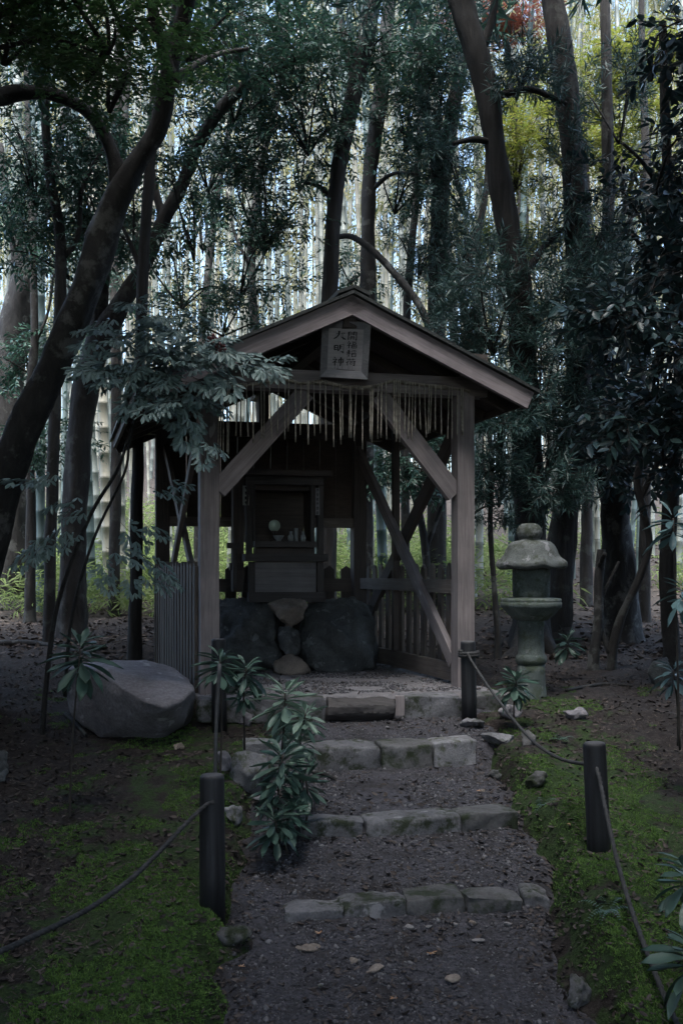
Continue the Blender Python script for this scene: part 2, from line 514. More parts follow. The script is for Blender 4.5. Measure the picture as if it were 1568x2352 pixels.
PATHZ = [(0, -.36), (2.4, -.06), (3.2, .045), (3.75, .132), (3.885, .162), (4.0, .172), (4.06, .205), (4.45, .268), (4.575, .296), (4.70, .325), (4.77, .362), (5.5, .374), (5.63, .392), (5.79, .46), (5.86, .525), (6.42, .565), (6.45, .66), (7, .66)]
MOUNDS = [(P(560, 2025, 3.72), .15, .12), (P(600, 1950, 4.0), .12, .08), (P(510, 2110, 3.6), .12, .06), (P(1320, 2040, 3.98), .16, .10), (P(1290, 2110, 3.75), .14, .07), (P(1420, 1990, 4.1), .15, .06), (P(1280, 1880, 4.5), .2, .09), (P(1330, 1830, 4.7), .25, .06), (P(480, 2260, 3.3), .16, .06), (P(1330, 2210, 3.45), .16, .07),
          (P(1240, 1760, 5.2), .2, .04), (P(1400, 2250, 3.3), .3, .06), (P(380, 2300, 3.25), .35, .05), (P(450, 1700, 5.6), .4, .03), (P(200, 1850, 4.8), .5, .04)]


def pwob(x, y):
    return .13 * noise.noise(Vector((y * 1.7, 3 + 5 * (x > .2), 0))) + .06 * noise.noise(Vector((y * 6, x * 4, 8))) + .07 * sm(4.4, 3.3, y)


def ground_h(x, y):
    h = interp(y, BASE)
    h += sm(10, 30, y) * (.9 * sm(2, -8, x) * min(1, y / 40) * 2.0 + .3 * sm(3, 12, x))
    h += .05 * noise.noise(Vector((x * .9, y * .9, 1))) * sm(2, 4, y) + sm(9, 14, y) * .25 * noise.noise(Vector((x * .35, y * .35, 4)))
    h += .022 * noise.noise(Vector((x * 4.2, y * 4.2, 7))) + .010 * noise.noise(Vector((x * 13, y * 13, 2)))
    for c, r, a in MOUNDS:
        d2 = ((x - c.x) ** 2 + (y - c.y) ** 2) / (r * r)
        if d2 < 6: h += a * math.exp(-d2)
    s = path_s(x, y)
    xw = x + pwob(x, y)
    nb_ = .6 + .9 * noise.noise(Vector((y * 2.3, 5 * (x > .2), 1.5)))
    h += sm(6.2, 5.2, s) * nb_ * (.085 * math.exp(-((xw - 1.06) / .16) ** 2) + .05 * math.exp(-((xw + .58) / .13) ** 2))
    inside = sm(-.50, -.36, xw) * sm(.98, .84, xw) * sm(6.5, 6.3, s)
    h -= .14 * inside
    u, v = uv_of(x, y)
    t = sm(-.5, -.25, u) * sm(2.35, 2.1, u) * sm(-.3, -.16, v) * sm(3.0, 2.4, v)
    h = h * (1 - t) + (TZ - .03) * t
    return h


def moss_at(x, y):
    s = path_s(x, y)
    m = .30 * sm(8.2, 6.6, y) + .12
    m += .32 * sm(.75, .95, x) * sm(1.9, 1.3, x) * sm(6, 5, y)
    m += .28 * sm(-.3, -.5, x) * sm(-1.3, -.8, x) * sm(4.6, 3.8, y)
    m += .12 * sm(-1.3, -.8, x) * sm(6.4, 5.4, y) * sm(-.2, -.4, x)
    m -= .25 * sm(-1.1, -1.7, x) * sm(3.2, 4.2, y)
    m -= .3 * sm(1.5, 2.0, x) * sm(4.8, 5.4, y)
    m -= sm(8, 10.5, y)
    return m


def axis(fine0, fine1, step, lo, hi, g=1.16):
    a = list(np.arange(fine0, fine1, step))
    d, x, up = step, fine1, []
    while x < hi: up.append(x); d *= g; x += d
    d, x, dn = step, fine0, []
    while x > lo: d *= g; x -= d; dn.append(x)
    return dn[::-1] + a + up


def grid_obj(name, xs, ys, fz, mat, attr=None, keep=None):
    nx, ny = len(xs), len(ys)
    V = [(x, y, fz(x, y)) for y in ys for x in xs]
    Qd = [(j * nx + i, j * nx + i + 1, (j + 1) * nx + i + 1, (j + 1) * nx + i) for j in range(ny - 1) for i in range(nx - 1)
          if keep is None or keep(xs[i], ys[j])]
    o = mesh_obj(name, V, [], mat, None, True, quads=Qd)
    if attr:
        a = o.data.attributes.new('moss', 'FLOAT', 'POINT')
        a.data.foreach_set('value', np.array([attr(v[0], v[1]) for v in V], dtype=np.float32))
    return tag(o, kind='structure')


grid_obj('ground', axis(-2.2, 2.3, .032, -220, 220, 1.2), axis(2.4, 7.6, .034, -60, 300, 1.11), ground_h, M['ground'], moss_at)


def path_z(x, y):
    s = path_s(x, y)
    e = sm(-.50, -.28, x + pwob(x, y)) * sm(1.02, .78, x + pwob(x, y))
    return interp(s, PATHZ) + .008 * noise.noise(Vector((x * 9, y * 9, 0))) + .004 * noise.noise(Vector((x * 30, y * 30, 0))) - .07 * (1 - e)


grid_obj('path', list(np.arange(-.66, 1.18, .025)), list(np.arange(1.2, 6.66, .025)), path_z, M['path'])


def terrace():
    bm = bmesh.new()
    nu, nv = 110, 110
    vs = {}
    for j in range(nv + 1):
        for i in range(nu + 1):
            u, v = -.10 + 2.02 * i / nu, -.30 + 2.75 * j / nv
            p = Q(u, v)
            z = TZ - .008 + .007 * noise.noise(p * 8) + .005 * noise.noise(p * 24)
            vs[i, j] = bm.verts.new((p.x, p.y, z))
    for j in range(nv):
        for i in range(nu):
            bm.faces.new((vs[i, j], vs[i + 1, j], vs[i + 1, j + 1], vs[i, j + 1]))
    rim = [vs[i, 0] for i in range(nu + 1)] + [vs[nu, j] for j in range(1, nv + 1)] + [vs[i, nv] for i in range(nu - 1, -1, -1)] + [vs[0, j] for j in range(nv - 1, 0, -1)]
    low = [bm.verts.new(v.co - Vector((0, 0, .25))) for v in rim]
    for k in range(len(rim)):
        bm.faces.new((rim[k], rim[(k + 1) % len(rim)], low[(k + 1) % len(rim)], low[k]))
    return tag(bm_obj('terrace_ground', bm, M['terrace'], None, True), kind='structure')


terrace()

def surf(x, y):
    """Top of whatever covers the ground there."""
    u, v = uv_of(x, y)
    if -.1 < u < 1.92 and -.3 < v < 2.4: return TZ - .006
    g = ground_h(x, y)
    if -.62 < x < 1.14 and y < 6.6: g = max(g, path_z(x, y))
    return g


def settle(x, y, d):
    """Depth at which the line of sight through (x, y) meets the ground, searched near d."""
    best = None
    for k in range(-60, 61):
        q = d * (1 + k * .004)
        p = P(x, y, q)
        e = abs(p.z - surf(p.x, p.y)) + abs(k) * .0004
        if best is None or e < best[0]: best = (e, q)
    return best[1]


# ------------------------------------------------------------------ step stones, kerbs
def slab(name, label, cat, x0, x1, yt, hp, d0, d1, depth, mat, group=None, sub=4, rough=.011, drop=.06):
    """A block whose top front edge runs from column x0 to x1 at row yt (a pair allowed)."""
    y0, y1 = yt if isinstance(yt, tuple) else (yt, yt)
    a, b = P(x0, y0, d0), P(x1, y1, d1)
    t = (b - a); t.z = 0; t.normalize()
    back = Vector((-t.y, t.x, 0)) * depth
    hh = hp * d0 / F + drop
    pts = []
    for k in range(6):
        p = a.lerp(b, k / 5)
        for q in (p, p + back):
            for z in (0, -hh):
                e = .02 if z == 0 else 0
                pts.append(q + Vector((random.uniform(-.003, .003), random.uniform(-.014, .014), z + random.uniform(-.016, .002))))
    bm = rock_bm(pts, sub, rough, 6., .35)
    bmesh.ops.smooth_vert(bm, verts=bm.verts[:], factor=.3, use_axis_x=True, use_axis_y=True, use_axis_z=True)
    o = bm_obj(name, bm, mat, None, True)
    return tag(o, label, cat, group)


def stone(name, label, cat, x, y, w, h, d, mat, dep=None, n=16, rough=.1, sub=3, flat=.1, group=None, sink=.2):
    """A loose stone seen with its middle at (x, y), w by h in size at depth d."""
    d = settle(x, y + h * .40, d)
    c = P(x, y, d); s = d / F
    bm = rock_bm(ellipsoid_pts((c.x, c.y, c.z - sink * h * s * .5), w * s / 2 * 1.08, (dep or w * s * .8) / 2, h * s / 2 * (1.08 + sink * .5), n, flat), sub, w * s * rough, 3 / (w * s), 1)
    return tag(bm_obj(name, bm, mat, None, True), label, cat, group)


G1 = 'kerb stones of the path steps'
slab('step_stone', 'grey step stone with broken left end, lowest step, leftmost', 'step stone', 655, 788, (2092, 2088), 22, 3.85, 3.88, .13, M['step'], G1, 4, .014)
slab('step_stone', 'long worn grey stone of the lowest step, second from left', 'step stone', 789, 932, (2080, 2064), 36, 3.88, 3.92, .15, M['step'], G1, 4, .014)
slab('step_stone', 'pale topped stone in the middle of the lowest step', 'step stone', 935, 1068, (2062, 2056), 40, 3.92, 3.95, .16, M['step_moss_shade'], G1, 4, .013)
slab('step_stone', 'low mossy stone of the lowest step, second from right', 'step stone', 1071, 1202, (2056, 2064), 30, 3.95, 3.98, .14, M['step_moss_shade'], G1, 4, .016)
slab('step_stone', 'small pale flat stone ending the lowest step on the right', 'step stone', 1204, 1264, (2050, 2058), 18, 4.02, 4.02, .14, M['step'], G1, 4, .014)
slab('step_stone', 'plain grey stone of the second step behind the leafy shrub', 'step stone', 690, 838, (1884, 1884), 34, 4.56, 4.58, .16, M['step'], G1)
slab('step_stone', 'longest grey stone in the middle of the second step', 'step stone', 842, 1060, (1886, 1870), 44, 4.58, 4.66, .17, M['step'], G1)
slab('step_stone', 'dark mossy stone ending the second step on the right', 'step stone', 1063, 1192, (1869, 1862), 40, 4.66, 4.74, .16, M['step_moss_shade'], G1)
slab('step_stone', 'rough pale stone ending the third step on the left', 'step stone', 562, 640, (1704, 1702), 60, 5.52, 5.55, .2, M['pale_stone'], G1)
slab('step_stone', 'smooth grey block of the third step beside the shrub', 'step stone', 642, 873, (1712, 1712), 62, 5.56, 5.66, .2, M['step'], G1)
slab('step_stone', 'grey block with dark moss stain in the third step', 'step stone', 876, 994, (1712, 1706), 58, 5.66, 5.71, .2, M['step_moss_shade'], G1)
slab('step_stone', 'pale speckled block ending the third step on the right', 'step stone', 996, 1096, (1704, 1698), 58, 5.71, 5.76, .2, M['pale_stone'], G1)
stone('boulder', 'squat pale boulder at the right end of the third step', 'boulder', 1137, 1698, 96, 56, 5.75, M['pale_stone'], rough=.06, flat=.4)

kz = 6.0
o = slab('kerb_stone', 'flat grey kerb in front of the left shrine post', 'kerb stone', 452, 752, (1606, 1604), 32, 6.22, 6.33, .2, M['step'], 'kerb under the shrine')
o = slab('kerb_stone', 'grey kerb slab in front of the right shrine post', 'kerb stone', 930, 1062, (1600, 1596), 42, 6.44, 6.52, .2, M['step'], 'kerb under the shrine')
slab('kerb_stone', 'mossy kerb block behind the rear right rope post', 'kerb stone', 1092, 1182, (1594, 1592), 36, 6.6, 6.62, .2, M['step_moss_shade'], 'kerb under the shrine')
_pts = []
for k in range(7):
    c0 = P(750 + 156 * k / 6, 1628, 6.33 + .09 * k / 6)
    for a_ in range(7):
        w_ = a_ / 7 * 6.283 + random.uniform(-.3, .3)
        _pts.append(c0 + Vector((random.uniform(-.012, .012), math.cos(w_) * .075, math.sin(w_) * .075 * random.uniform(.7, 1.1))))
tag(bm_obj('sill_log', rock_bm(_pts, 4, .012, 9., 0), M['cabinet'], None, True), 'split weathered log edging the shrine floor above the steps', 'log')
beam('wooden_peg', P(918, 1642, 6.36), P(918, 1598, 6.36), .055, .05, M['wood'], ch=.008)
tag(bpy.data.objects['wooden_peg'], 'short square wooden peg beside the split log', 'peg')
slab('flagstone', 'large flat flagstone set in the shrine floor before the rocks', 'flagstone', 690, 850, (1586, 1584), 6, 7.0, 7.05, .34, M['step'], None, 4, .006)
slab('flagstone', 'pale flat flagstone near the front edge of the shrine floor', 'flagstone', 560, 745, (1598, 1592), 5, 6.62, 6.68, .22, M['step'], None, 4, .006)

# ------------------------------------------------------------------ shrine pavilion
pav = thing('shrine_pavilion', Q(.9, 1.1, TZ), 'open timber pavilion with gabled roof sheltering the little shrine', 'pavilion')
W = 1.787
ZB = 2.74
RB = 2.3                                              # rear post line
us = (0., W)
rear_u = (-.08, W - .08)
for u in us:
    beam('post', Q(u, 0, TZ - .02), Q(u, 0, ZB), .125, .125, M['wood'], pav, up=Vv)
for u in rear_u:
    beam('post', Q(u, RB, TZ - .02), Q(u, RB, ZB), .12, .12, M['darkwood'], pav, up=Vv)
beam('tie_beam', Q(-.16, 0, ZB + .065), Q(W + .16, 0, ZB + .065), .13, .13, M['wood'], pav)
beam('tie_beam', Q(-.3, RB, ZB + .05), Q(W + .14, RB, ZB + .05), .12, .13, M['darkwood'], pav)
for u, ur in zip(us, rear_u):
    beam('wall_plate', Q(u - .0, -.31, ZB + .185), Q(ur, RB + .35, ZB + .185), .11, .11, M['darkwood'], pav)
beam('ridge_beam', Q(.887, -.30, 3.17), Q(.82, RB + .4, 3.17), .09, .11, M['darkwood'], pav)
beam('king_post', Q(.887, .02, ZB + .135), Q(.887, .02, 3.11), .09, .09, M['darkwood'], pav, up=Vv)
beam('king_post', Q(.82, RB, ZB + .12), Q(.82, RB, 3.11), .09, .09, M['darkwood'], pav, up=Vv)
# braces under the front beam
beam('brace', Q(.06, 0, 2.05), Q(.66, 0, 2.73), .07, .125, M['wood'], pav)
beam('brace', Q(W - .06, 0, 2.05), Q(W - .62, 0, 2.73), .07, .125, M['wood'], pav)
# crossed braces of the two sides
beam('side_brace', Q(W - .03, .09, .86), Q(W - .10, RB - .06, 2.62), .045, .10, M['wood'], pav)
beam('side_brace', Q(W + .03, .09, 2.62), Q(W - .05, RB - .06, 1.0), .045, .11, M['darkwood'], pav)
beam('side_brace', Q(.02, .09, 1.0), Q(-.06, RB - .06, 2.6), .035, .07, M['fence'], pav)
beam('side_brace', Q(-.03, .09, 2.6), Q(-.1, RB - .06, 1.0), .035, .07, M['fence'], pav)
beam('slender_post', Q(W - .03, 1.38, TZ), Q(W - .03, 1.38, ZB + .13), .055, .055, M['darkwood'], pav, up=Vv)
# roof
AU, AZ = .887, 3.345
SL, RU, LU = .4646, 2.157, -.50
V0, V1 = -.35, 2.47


def roof_z(u): return AZ - SL * abs(u - AU)


def roof_panel(u0, u1, v0, v1, z_off, th, mat, name):
    bm = bmesh.new()
    nv = 9
    for a, b in ((0, 1),):
        pass
    top, bot = {}, {}
    nu = 6
    for j in range(nv + 1):
        for i in range(nu + 1):
            u = u0 + (u1 - u0) * i / nu; v = v0 + (v1 - v0) * j / nv
            p = Q(u, v, roof_z(u) + z_off + random.uniform(-.0015, .0015))
            top[i, j] = bm.verts.new(p); bot[i, j] = bm.verts.new(p - Vector((0, 0, th)))
    for j in range(nv):
        for i in range(nu):
            bm.faces.new((top[i, j], top[i + 1, j], top[i + 1, j + 1], top[i, j + 1]))
            bm.faces.new((bot[i, j], bot[i, j + 1], bot[i + 1, j + 1], bot[i + 1, j]))
    for i in range(nu):
        for j in (0, nv): bm.faces.new((top[i, j], bot[i, j], bot[i + 1, j], top[i + 1, j]))
    for j in range(nv):
        for i in (0, nu): bm.faces.new((top[i, j], top[i, j + 1], bot[i, j + 1], bot[i, j]))
    return bm_obj(name, bm, mat, pav)


def mitred_board(name, e, uu, v, mat):
    L = abs(uu - AU); ln = L * math.hypot(1, SL)
    bm = bmesh.new()
    a = Q(AU + e * .0015, v, AZ - .028); b = Q(uu, v, roof_z(uu) - .028)
    X = (b - a).normalized(); Zp = Vector((0, 0, 1)); Yn = Zp.cross(X).normalized(); Z2 = X.cross(Yn)
    Mt = Matrix((X, Yn, Z2)).transposed().to_4x4(); Mt.translation = a
    h = .118; dx = h * SL            # vertical cut at the apex
    n = 14
    rings = []
    for i in range(n + 1):
        t = i / n
        row = []
        for yy, zz in ((-.02, 0), (.02, 0), (.02, -h), (-.02, -h)):
            x0 = -dx if zz < 0 else 0
            x = x0 + (ln - x0) * t
            row.append(bm.verts.new((x, yy, zz + .0025 * noise.noise(Vector((x * 3, e, zz * 9))))))
        rings.append(row)
    for p, q in zip(rings, rings[1:]):
        for k in range(4): bm.faces.new((p[k], p[(k + 1) % 4], q[(k + 1) % 4], q[k]))
    bm.faces.new(rings[0][::-1]); bm.faces.new(rings[-1])
    es = [x for x in bm.edges if x.calc_face_angle(0) > .6]
    bmesh.ops.bevel(bm, geom=es, offset=.003, segments=1, affect='EDGES')
    o = bm_obj(name, bm, mat)
    o.matrix_basis = Mt
    return setparent(o, pav)


for e, uu in ((1, RU), (-1, LU)):
    roof_panel(AU, uu + e * .03, V0 - .03, V1 + .03, 0, .022, M['copper'], 'roof_sheet')
    roof_panel(AU, uu, V0 + .045, V1 - .045, -.024, .03, M['darkwood'], 'roof_boarding')
    up = Vector((0, 0, 1))
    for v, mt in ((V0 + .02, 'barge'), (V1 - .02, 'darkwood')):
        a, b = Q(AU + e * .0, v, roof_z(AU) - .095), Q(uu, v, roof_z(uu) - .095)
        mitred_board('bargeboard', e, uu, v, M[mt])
    nr = 6
    for k in range(nr):
        v = V0 + .35 + (V1 - V0 - .7) * k / (nr - 1)
        beam('rafter', Q(AU + e * .03, v, roof_z(AU + e * .03) - .09), Q(uu - e * .04, v, roof_z(uu - e * .04) - .09), .05, .065, M['darkwood'], pav)
    beam('eave_board', Q(uu - e * .012, V0 + .05, roof_z(uu) - .075), Q(uu - e * .012, V1 - .05, roof_z(uu) - .075), .022, .05, M['darkwood'], pav)
for e in (-1, 1):
    beam('ridge_cap', Q(AU + e * .055, V0 - .035, AZ - .0), Q(AU + e * .055, V1 + .035, AZ - .0), .12, .022, M['copper'], pav, up=Vector((e * .42 * U.x, e * .42 * U.y, 1)).normalized(), ch=.003)
# boarded rear wall
uL, uR = rear_u[0] + .06, rear_u[1] - .06
nb = 11
bm = bmesh.new()
for k in range(nb):
    a = uL + (uR - uL) * k / nb + .002; b = uL + (uR - uL) * (k + 1) / nb - .002
    v = RB + random.uniform(-.003, .003)
    vs = [bm.verts.new(Q(uu, v + dv, z)) for dv in (0, .02) for z in (1.93, ZB - .015) for uu in (a, b)]
    for f in ((0, 1, 3, 2), (4, 6, 7, 5), (0, 4, 5, 1), (2, 3, 7, 6), (0, 2, 6, 4), (1, 5, 7, 3)):
        bm.faces.new([vs[i] for i in f])
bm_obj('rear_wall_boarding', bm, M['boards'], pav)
beam('wall_rail', Q(uL, RB - .01, 1.955), Q(uR, RB - .01, 1.955), .07, .085, M['fence'], pav)

# ------------------------------------------------------------------ fences
def fence(label, a, b, n, ztop, w, th, rails, mat, base=None, point=.035, skip=()):
    a, b = Vector(a), Vector(b)
    r = thing('picket_fence', (a + b) / 2, label, 'fence', 'picket fences round the pavilion')
    t = (b - a).normalized()
    nrm = Vector((-t.y, t.x, 0))
    for k in range(n):
        if k in skip: continue
        p = a.lerp(b, (k + .5) / n) + t * random.uniform(-.008, .008)
        z0 = a.z + (b.z - a.z) * (k + .5) / n
        p1 = Vector((p.x, p.y, ztop + random.uniform(-.008, .008)))
        beam('picket', Vector((p.x, p.y, z0)), p1, w, th, mat, r, up=nrm, ch=.003, point=point)
    for z, h, off in rails:
        beam('rail', Vector((a.x, a.y, z)) + nrm * off, Vector((b.x, b.y, z)) + nrm * off, .04, h, mat, r)
    return r


fence('grey picket fence closing the left side of the pavilion', Q(-.075, .02, TZ - .02), Q(-.15, RB - .05, TZ + .0), 16, 1.545, .082, .022, ((1.42, .09, -.035), (.86, .07, -.035)), M['fence_dark'])
fence('pointed picket fence behind the crossed braces, right side of the pavilion', Q(W + .045, .1, TZ + .05), Q(W - .03, RB - .08, TZ + .05), 13, 1.535, .078, .022, ((1.40, .10, .04), (.78, .13, .04)), M['fence'])
fence('dark picket fence across the back of the pavilion, partly behind the shrine', Q(-.0, RB + .09, TZ + .02), Q(W - .1, RB + .09, TZ + .02), 11, 1.53, .10, .022, ((1.385, .12, -.045), (.85, .08, -.045)), M['darkwood'])

# ------------------------------------------------------------------ straw rope with hanging straws
def rope_y(x):   # rows of the rope along the front beam
    return interp(x, [(470, 900), (520, 890), (600, 884), (655, 874), (690, 884), (745, 880), (790, 892), (840, 894), (875, 886), (905, 876), (915, 880), (960, 886), (1020, 893), (1062, 898), (1090, 906)])


def beamfront(x, y, out=.085):
    """Point on the front of the tie beam in column x."""
    k = (x - CX) / F
    b = Q(0, -out)
    u = (k * b.y - b.x) / (U.x - k * U.y)
    p = Q(u, -out)
    return P(x, y, p.y)


rp = thing('straw_rope', beamfront(780, 885), 'twisted straw rope with dangling straws tied along the front beam', 'sacred rope')
pts = [(beamfront(x, rope_y(x) - 3), .011 + .003 * math.sin(x * .07)) for x in range(476, 1092, 14)]
tube('rope_strand', pts, M['ropestraw'], rp, 9, 6, .25, 20, twist=260)
xs = [503, 508, 514, 519, 524, 528, 545, 553, 566, 581, 600, 607, 619, 640, 655, 663, 678, 691, 706, 709, 721, 735, 747, 765, 780, 786, 803, 806, 818, 832, 849, 853, 857, 868, 876, 886, 904, 908, 914, 918, 931, 940, 947, 953, 962, 974, 985, 990, 999, 1012, 1030, 1037, 1050, 1058, 1062]
for x in xs:
    p = beamfront(x, rope_y(x), .10)
    L_ = (random.uniform(.32, .42) if x > 540 else random.uniform(.4, .46)) * (1 - .12 * (x > 950))
    dx, dy = random.gauss(0, .007), random.uniform(-.012, .006)
    r0 = random.uniform(.0034, .005)
    tube('hanging_straw', [(p + Vector((0, .012, .018)), r0), (p + Vector((0, -.006, .004)), r0), (p + Vector((dx * .35, dy * .3, -L_ * .4)), r0), (p + Vector((dx, dy, -L_)), r0 * 1.15)], M['straw'], rp, 5, 3)

# ------------------------------------------------------------------ sign board
def sign():
    dT, dB = 6.62, 6.74
    TL, TR, BR, BL = P(745, 735, dT), P(855, 741, dT), P(841, 870, dB), P(730, 864, dB)
    c = (TL + TR + BR + BL) / 4
    ex = ((TR - TL) + (BR - BL)).normalized()
    ey = ((TL - BL) + (TR - BR)); ey = (ey - ex * ey.dot(ex)).normalized()
    ez = ex.cross(ey)
    if ez.y > 0: ez = -ez
    w, h = ((TR - TL).length + (BR - BL).length) / 2, ((TL - BL).length + (TR - BR).length) / 2
    Mt = Matrix.Translation(c) @ Matrix((ex, ey, ez)).transposed().to_4x4()
    s = thing('name_board', c, 'framed wooden name board with brushed characters hanging in the gable', 'sign')

    def loc(name, bm, mat, smooth=False):
        o = bm_obj(name, bm, mat, None, smooth); o.matrix_basis = Mt; setparent(o, s); return o
    iw, ih = w / 2 - .045, h / 2 - .048
    bm = bmesh.new()
    bmesh.ops.create_cube(bm, size=1, matrix=Matrix.Translation((0, 0, -.008)) @ Matrix.Diagonal((2 * iw + .02, 2 * ih + .02, .016, 1)))
    loc('board', bm, M['board_sign'])
    W2, H2 = w / 2, h / 2
    outer = [(-W2, -H2), (W2, -H2), (W2, H2), (-W2, H2)]; inner = [(-iw, -ih), (iw, -ih), (iw, ih), (-iw, ih)]
    for k in range(4):
        a, b = outer[k], outer[(k + 1) % 4]; d, c2 = inner[k], inner[(k + 1) % 4]
        bm = bmesh.new()
        g = .0012
        prof = [(a, .022), (b, .022), (c2, .004), (d, .004)]
        tp = [bm.verts.new((x * (1 - g), y * (1 - g), z)) for (x, y), z in prof]
        bt = [bm.verts.new((x * (1 - g), y * (1 - g), -.018)) for (x, y), z in prof]
        bm.faces.new(tp); bm.faces.new(bt[::-1])
        for i in range(4): bm.faces.new((tp[i], bt[i], bt[(i + 1) % 4], tp[(i + 1) % 4]))
        es = [e for e in bm.edges if e.calc_face_angle(0) > .6]
        bmesh.ops.bevel(bm, geom=es, offset=.0025, segments=2, affect='EDGES')
        loc('frame_side', bm, M['frame_sign'])
        for t in (.3, .7):
            n = bmesh.new()
            px = (a[0] + (b[0] - a[0]) * t) * .9; py = (a[1] + (b[1] - a[1]) * t) * .92
            bmesh.ops.create_cone(n, cap_ends=True, segments=8, radius1=.0028, radius2=.0022, depth=.004, matrix=Matrix.Translation((px, py, .0155)))
            loc('nail', n, M['iron'])
    # brush strokes: each a polyline in a 100-unit square (y down), (points, width)
    K = {}
    K['kai'] = [([(14, 8), (12, 96)], 9), ([(14, 8), (42, 8), (42, 38)], 6), ([(14, 23), (42, 23)], 4), ([(14, 38), (42, 38)], 5),
                ([(60, 38), (60, 6), (92, 6), (92, 92), (80, 86)], 8), ([(60, 20), (92, 20)], 4), ([(60, 35), (92, 35)], 5),
                ([(32, 54), (74, 52)], 5), ([(26, 70), (80, 68)], 6), ([(43, 54), (42, 72), (30, 92)], 5), ([(64, 52), (64, 90)], 6)]
    K['shi'] = [([(14, 4), (28, 14)], 7), ([(4, 30), (40, 24)], 7), ([(38, 26), (22, 50), (2, 68)], 6), ([(22, 44), (22, 98)], 8), ([(30, 54), (42, 66)], 6)]
    K['fuku'] = K['shi'] + [([(50, 10), (96, 6)], 5), ([(58, 22), (58, 42)], 6), ([(58, 22), (92, 20), (90, 40)], 6), ([(58, 40), (90, 38)], 5),
                            ([(52, 52), (53, 96)], 7), ([(52, 52), (98, 49), (96, 92)], 7), ([(53, 70), (96, 68)], 5), ([(74, 50), (74, 92)], 5), ([(53, 92), (96, 90)], 6)]
    K['ina'] = [([(34, 4), (10, 14)], 6), ([(2, 34), (46, 28)], 7), ([(24, 12), (24, 98)], 9), ([(24, 36), (2, 66)], 5), ([(26, 40), (44, 58)], 5),
                ([(92, 2), (54, 14)], 5), ([(54, 20), (60, 32)], 5), ([(72, 16), (76, 30)], 5), ([(94, 14), (84, 34)], 5),
                ([(56, 46), (56, 94)], 7), ([(56, 48), (94, 44), (93, 94)], 7), ([(58, 66), (90, 64)], 5), ([(58, 88), (92, 88)], 6)]
    K['ka'] = [([(10, 16), (92, 10)], 6), ([(34, 2), (36, 26)], 6), ([(70, 0), (66, 24)], 6), ([(28, 32), (2, 62)], 6), ([(17, 52), (17, 98)], 7),
               ([(36, 38), (98, 33)], 7), ([(44, 54), (45, 80)], 6), ([(44, 54), (68, 52), (67, 76)], 5), ([(45, 76), (67, 75)], 5), ([(86, 36), (86, 96), (72, 88)], 8)]
    K['dai'] = [([(42, 2), (42, 40), (28, 70), (2, 96)], 9), ([(60, 32), (70, 26), (86, 24), (80, 34)], 5), ([(66, 70), (78, 84), (98, 94), (72, 92)], 8)]
    K['daifade'] = [([(18, 40), (40, 30)], 5), ([(62, 34), (60, 80)], 3), ([(74, 36), (68, 76)], 3)]
    K['mei'] = [([(8, 24), (10, 74)], 9), ([(8, 26), (38, 20), (38, 70)], 8), ([(10, 46), (36, 44)], 6), ([(10, 70), (38, 66)], 7), ([(58, 14), (56, 60), (38, 84)], 9), ([(58, 16), (84, 10)], 4), ([(58, 32), (78, 30)], 6), ([(58, 48), (76, 46)], 6), ([(70, 84), (88, 98), (90, 84)], 8)]
    K['meifade'] = [([(84, 10), (92, 8), (90, 84)], 3), ([(64, 70), (60, 98)], 2)]
    K['jin'] = K['shi'] + [([(56, 26), (57, 70)], 6), ([(56, 28), (96, 22), (92, 66)], 7), ([(57, 46), (92, 43)], 4), ([(57, 66), (92, 62)], 5), ([(74, 2), (75, 60), (70, 100)], 8)]

    def char(key, cx, cy, sw, sh, mat, skew=0.):
        """cx, cy centre in the zoomed board's units: x -1..1, y -1..1"""
        bm = bmesh.new()
        for pl, wd in K[key]:
            pp = []
            for (ax, ay), (bx, by) in zip(pl, pl[1:]):
                for t in np.linspace(0, 1, 6)[:-1]: pp.append((ax + (bx - ax) * t, ay + (by - ay) * t))
            pp.append(pl[-1])
            L0, R0 = [], []
            for i, (x, y) in enumerate(pp):
                x0, y0 = pp[max(0, i - 1)]; x1, y1 = pp[min(len(pp) - 1, i + 1)]
                dx, dy = x1 - x0, y1 - y0
                l = math.hypot(dx, dy) or 1
                t = i / (len(pp) - 1)
                ww = wd * .62 * (.85 + .45 * abs(math.cos(t * 2.7))) * (1 if t < .85 else 1 - (t - .85) * 3.2)
                for sgn, arr in ((1, L0), (-1, R0)):
                    X, Y = x - sgn * dy / l * ww, y + sgn * dx / l * ww
                    arr.append(bm.verts.new((cx * iw + (X - 50) / 100 * sw, cy * ih - (Y - 50) / 100 * sh, .0012)))
            for i in range(len(pp) - 1):
                bm.faces.new((L0[i], L0[i + 1], R0[i + 1], R0[i]))
        o = loc('character', bm, mat)
        o.location = o.location + ez * random.uniform(0, .0003)
    cw = iw * 2
    for key, cy in (('kai', .66), ('fuku', .245), ('ina', -.17), ('ka', -.585)):
        char(key, .36, cy, cw * .29, ih * .44 if key == 'kai' else ih * .36, M['ink'])
    char('dai', -.34, .68, cw * .36, ih * .42, M['ink']); char('daifade', -.34, .68, cw * .36, ih * .42, M['inkfade'])
    char('mei', -.36, .06, cw * .32, ih * .44, M['ink']); char('meifade', -.36, .06, cw * .32, ih * .44, M['inkfade'])
    char('jin', -.38, -.58, cw * .33, ih * .44, M['ink'])
    # runs of old ink and a crack near the foot of the board
    bm = bmesh.new()
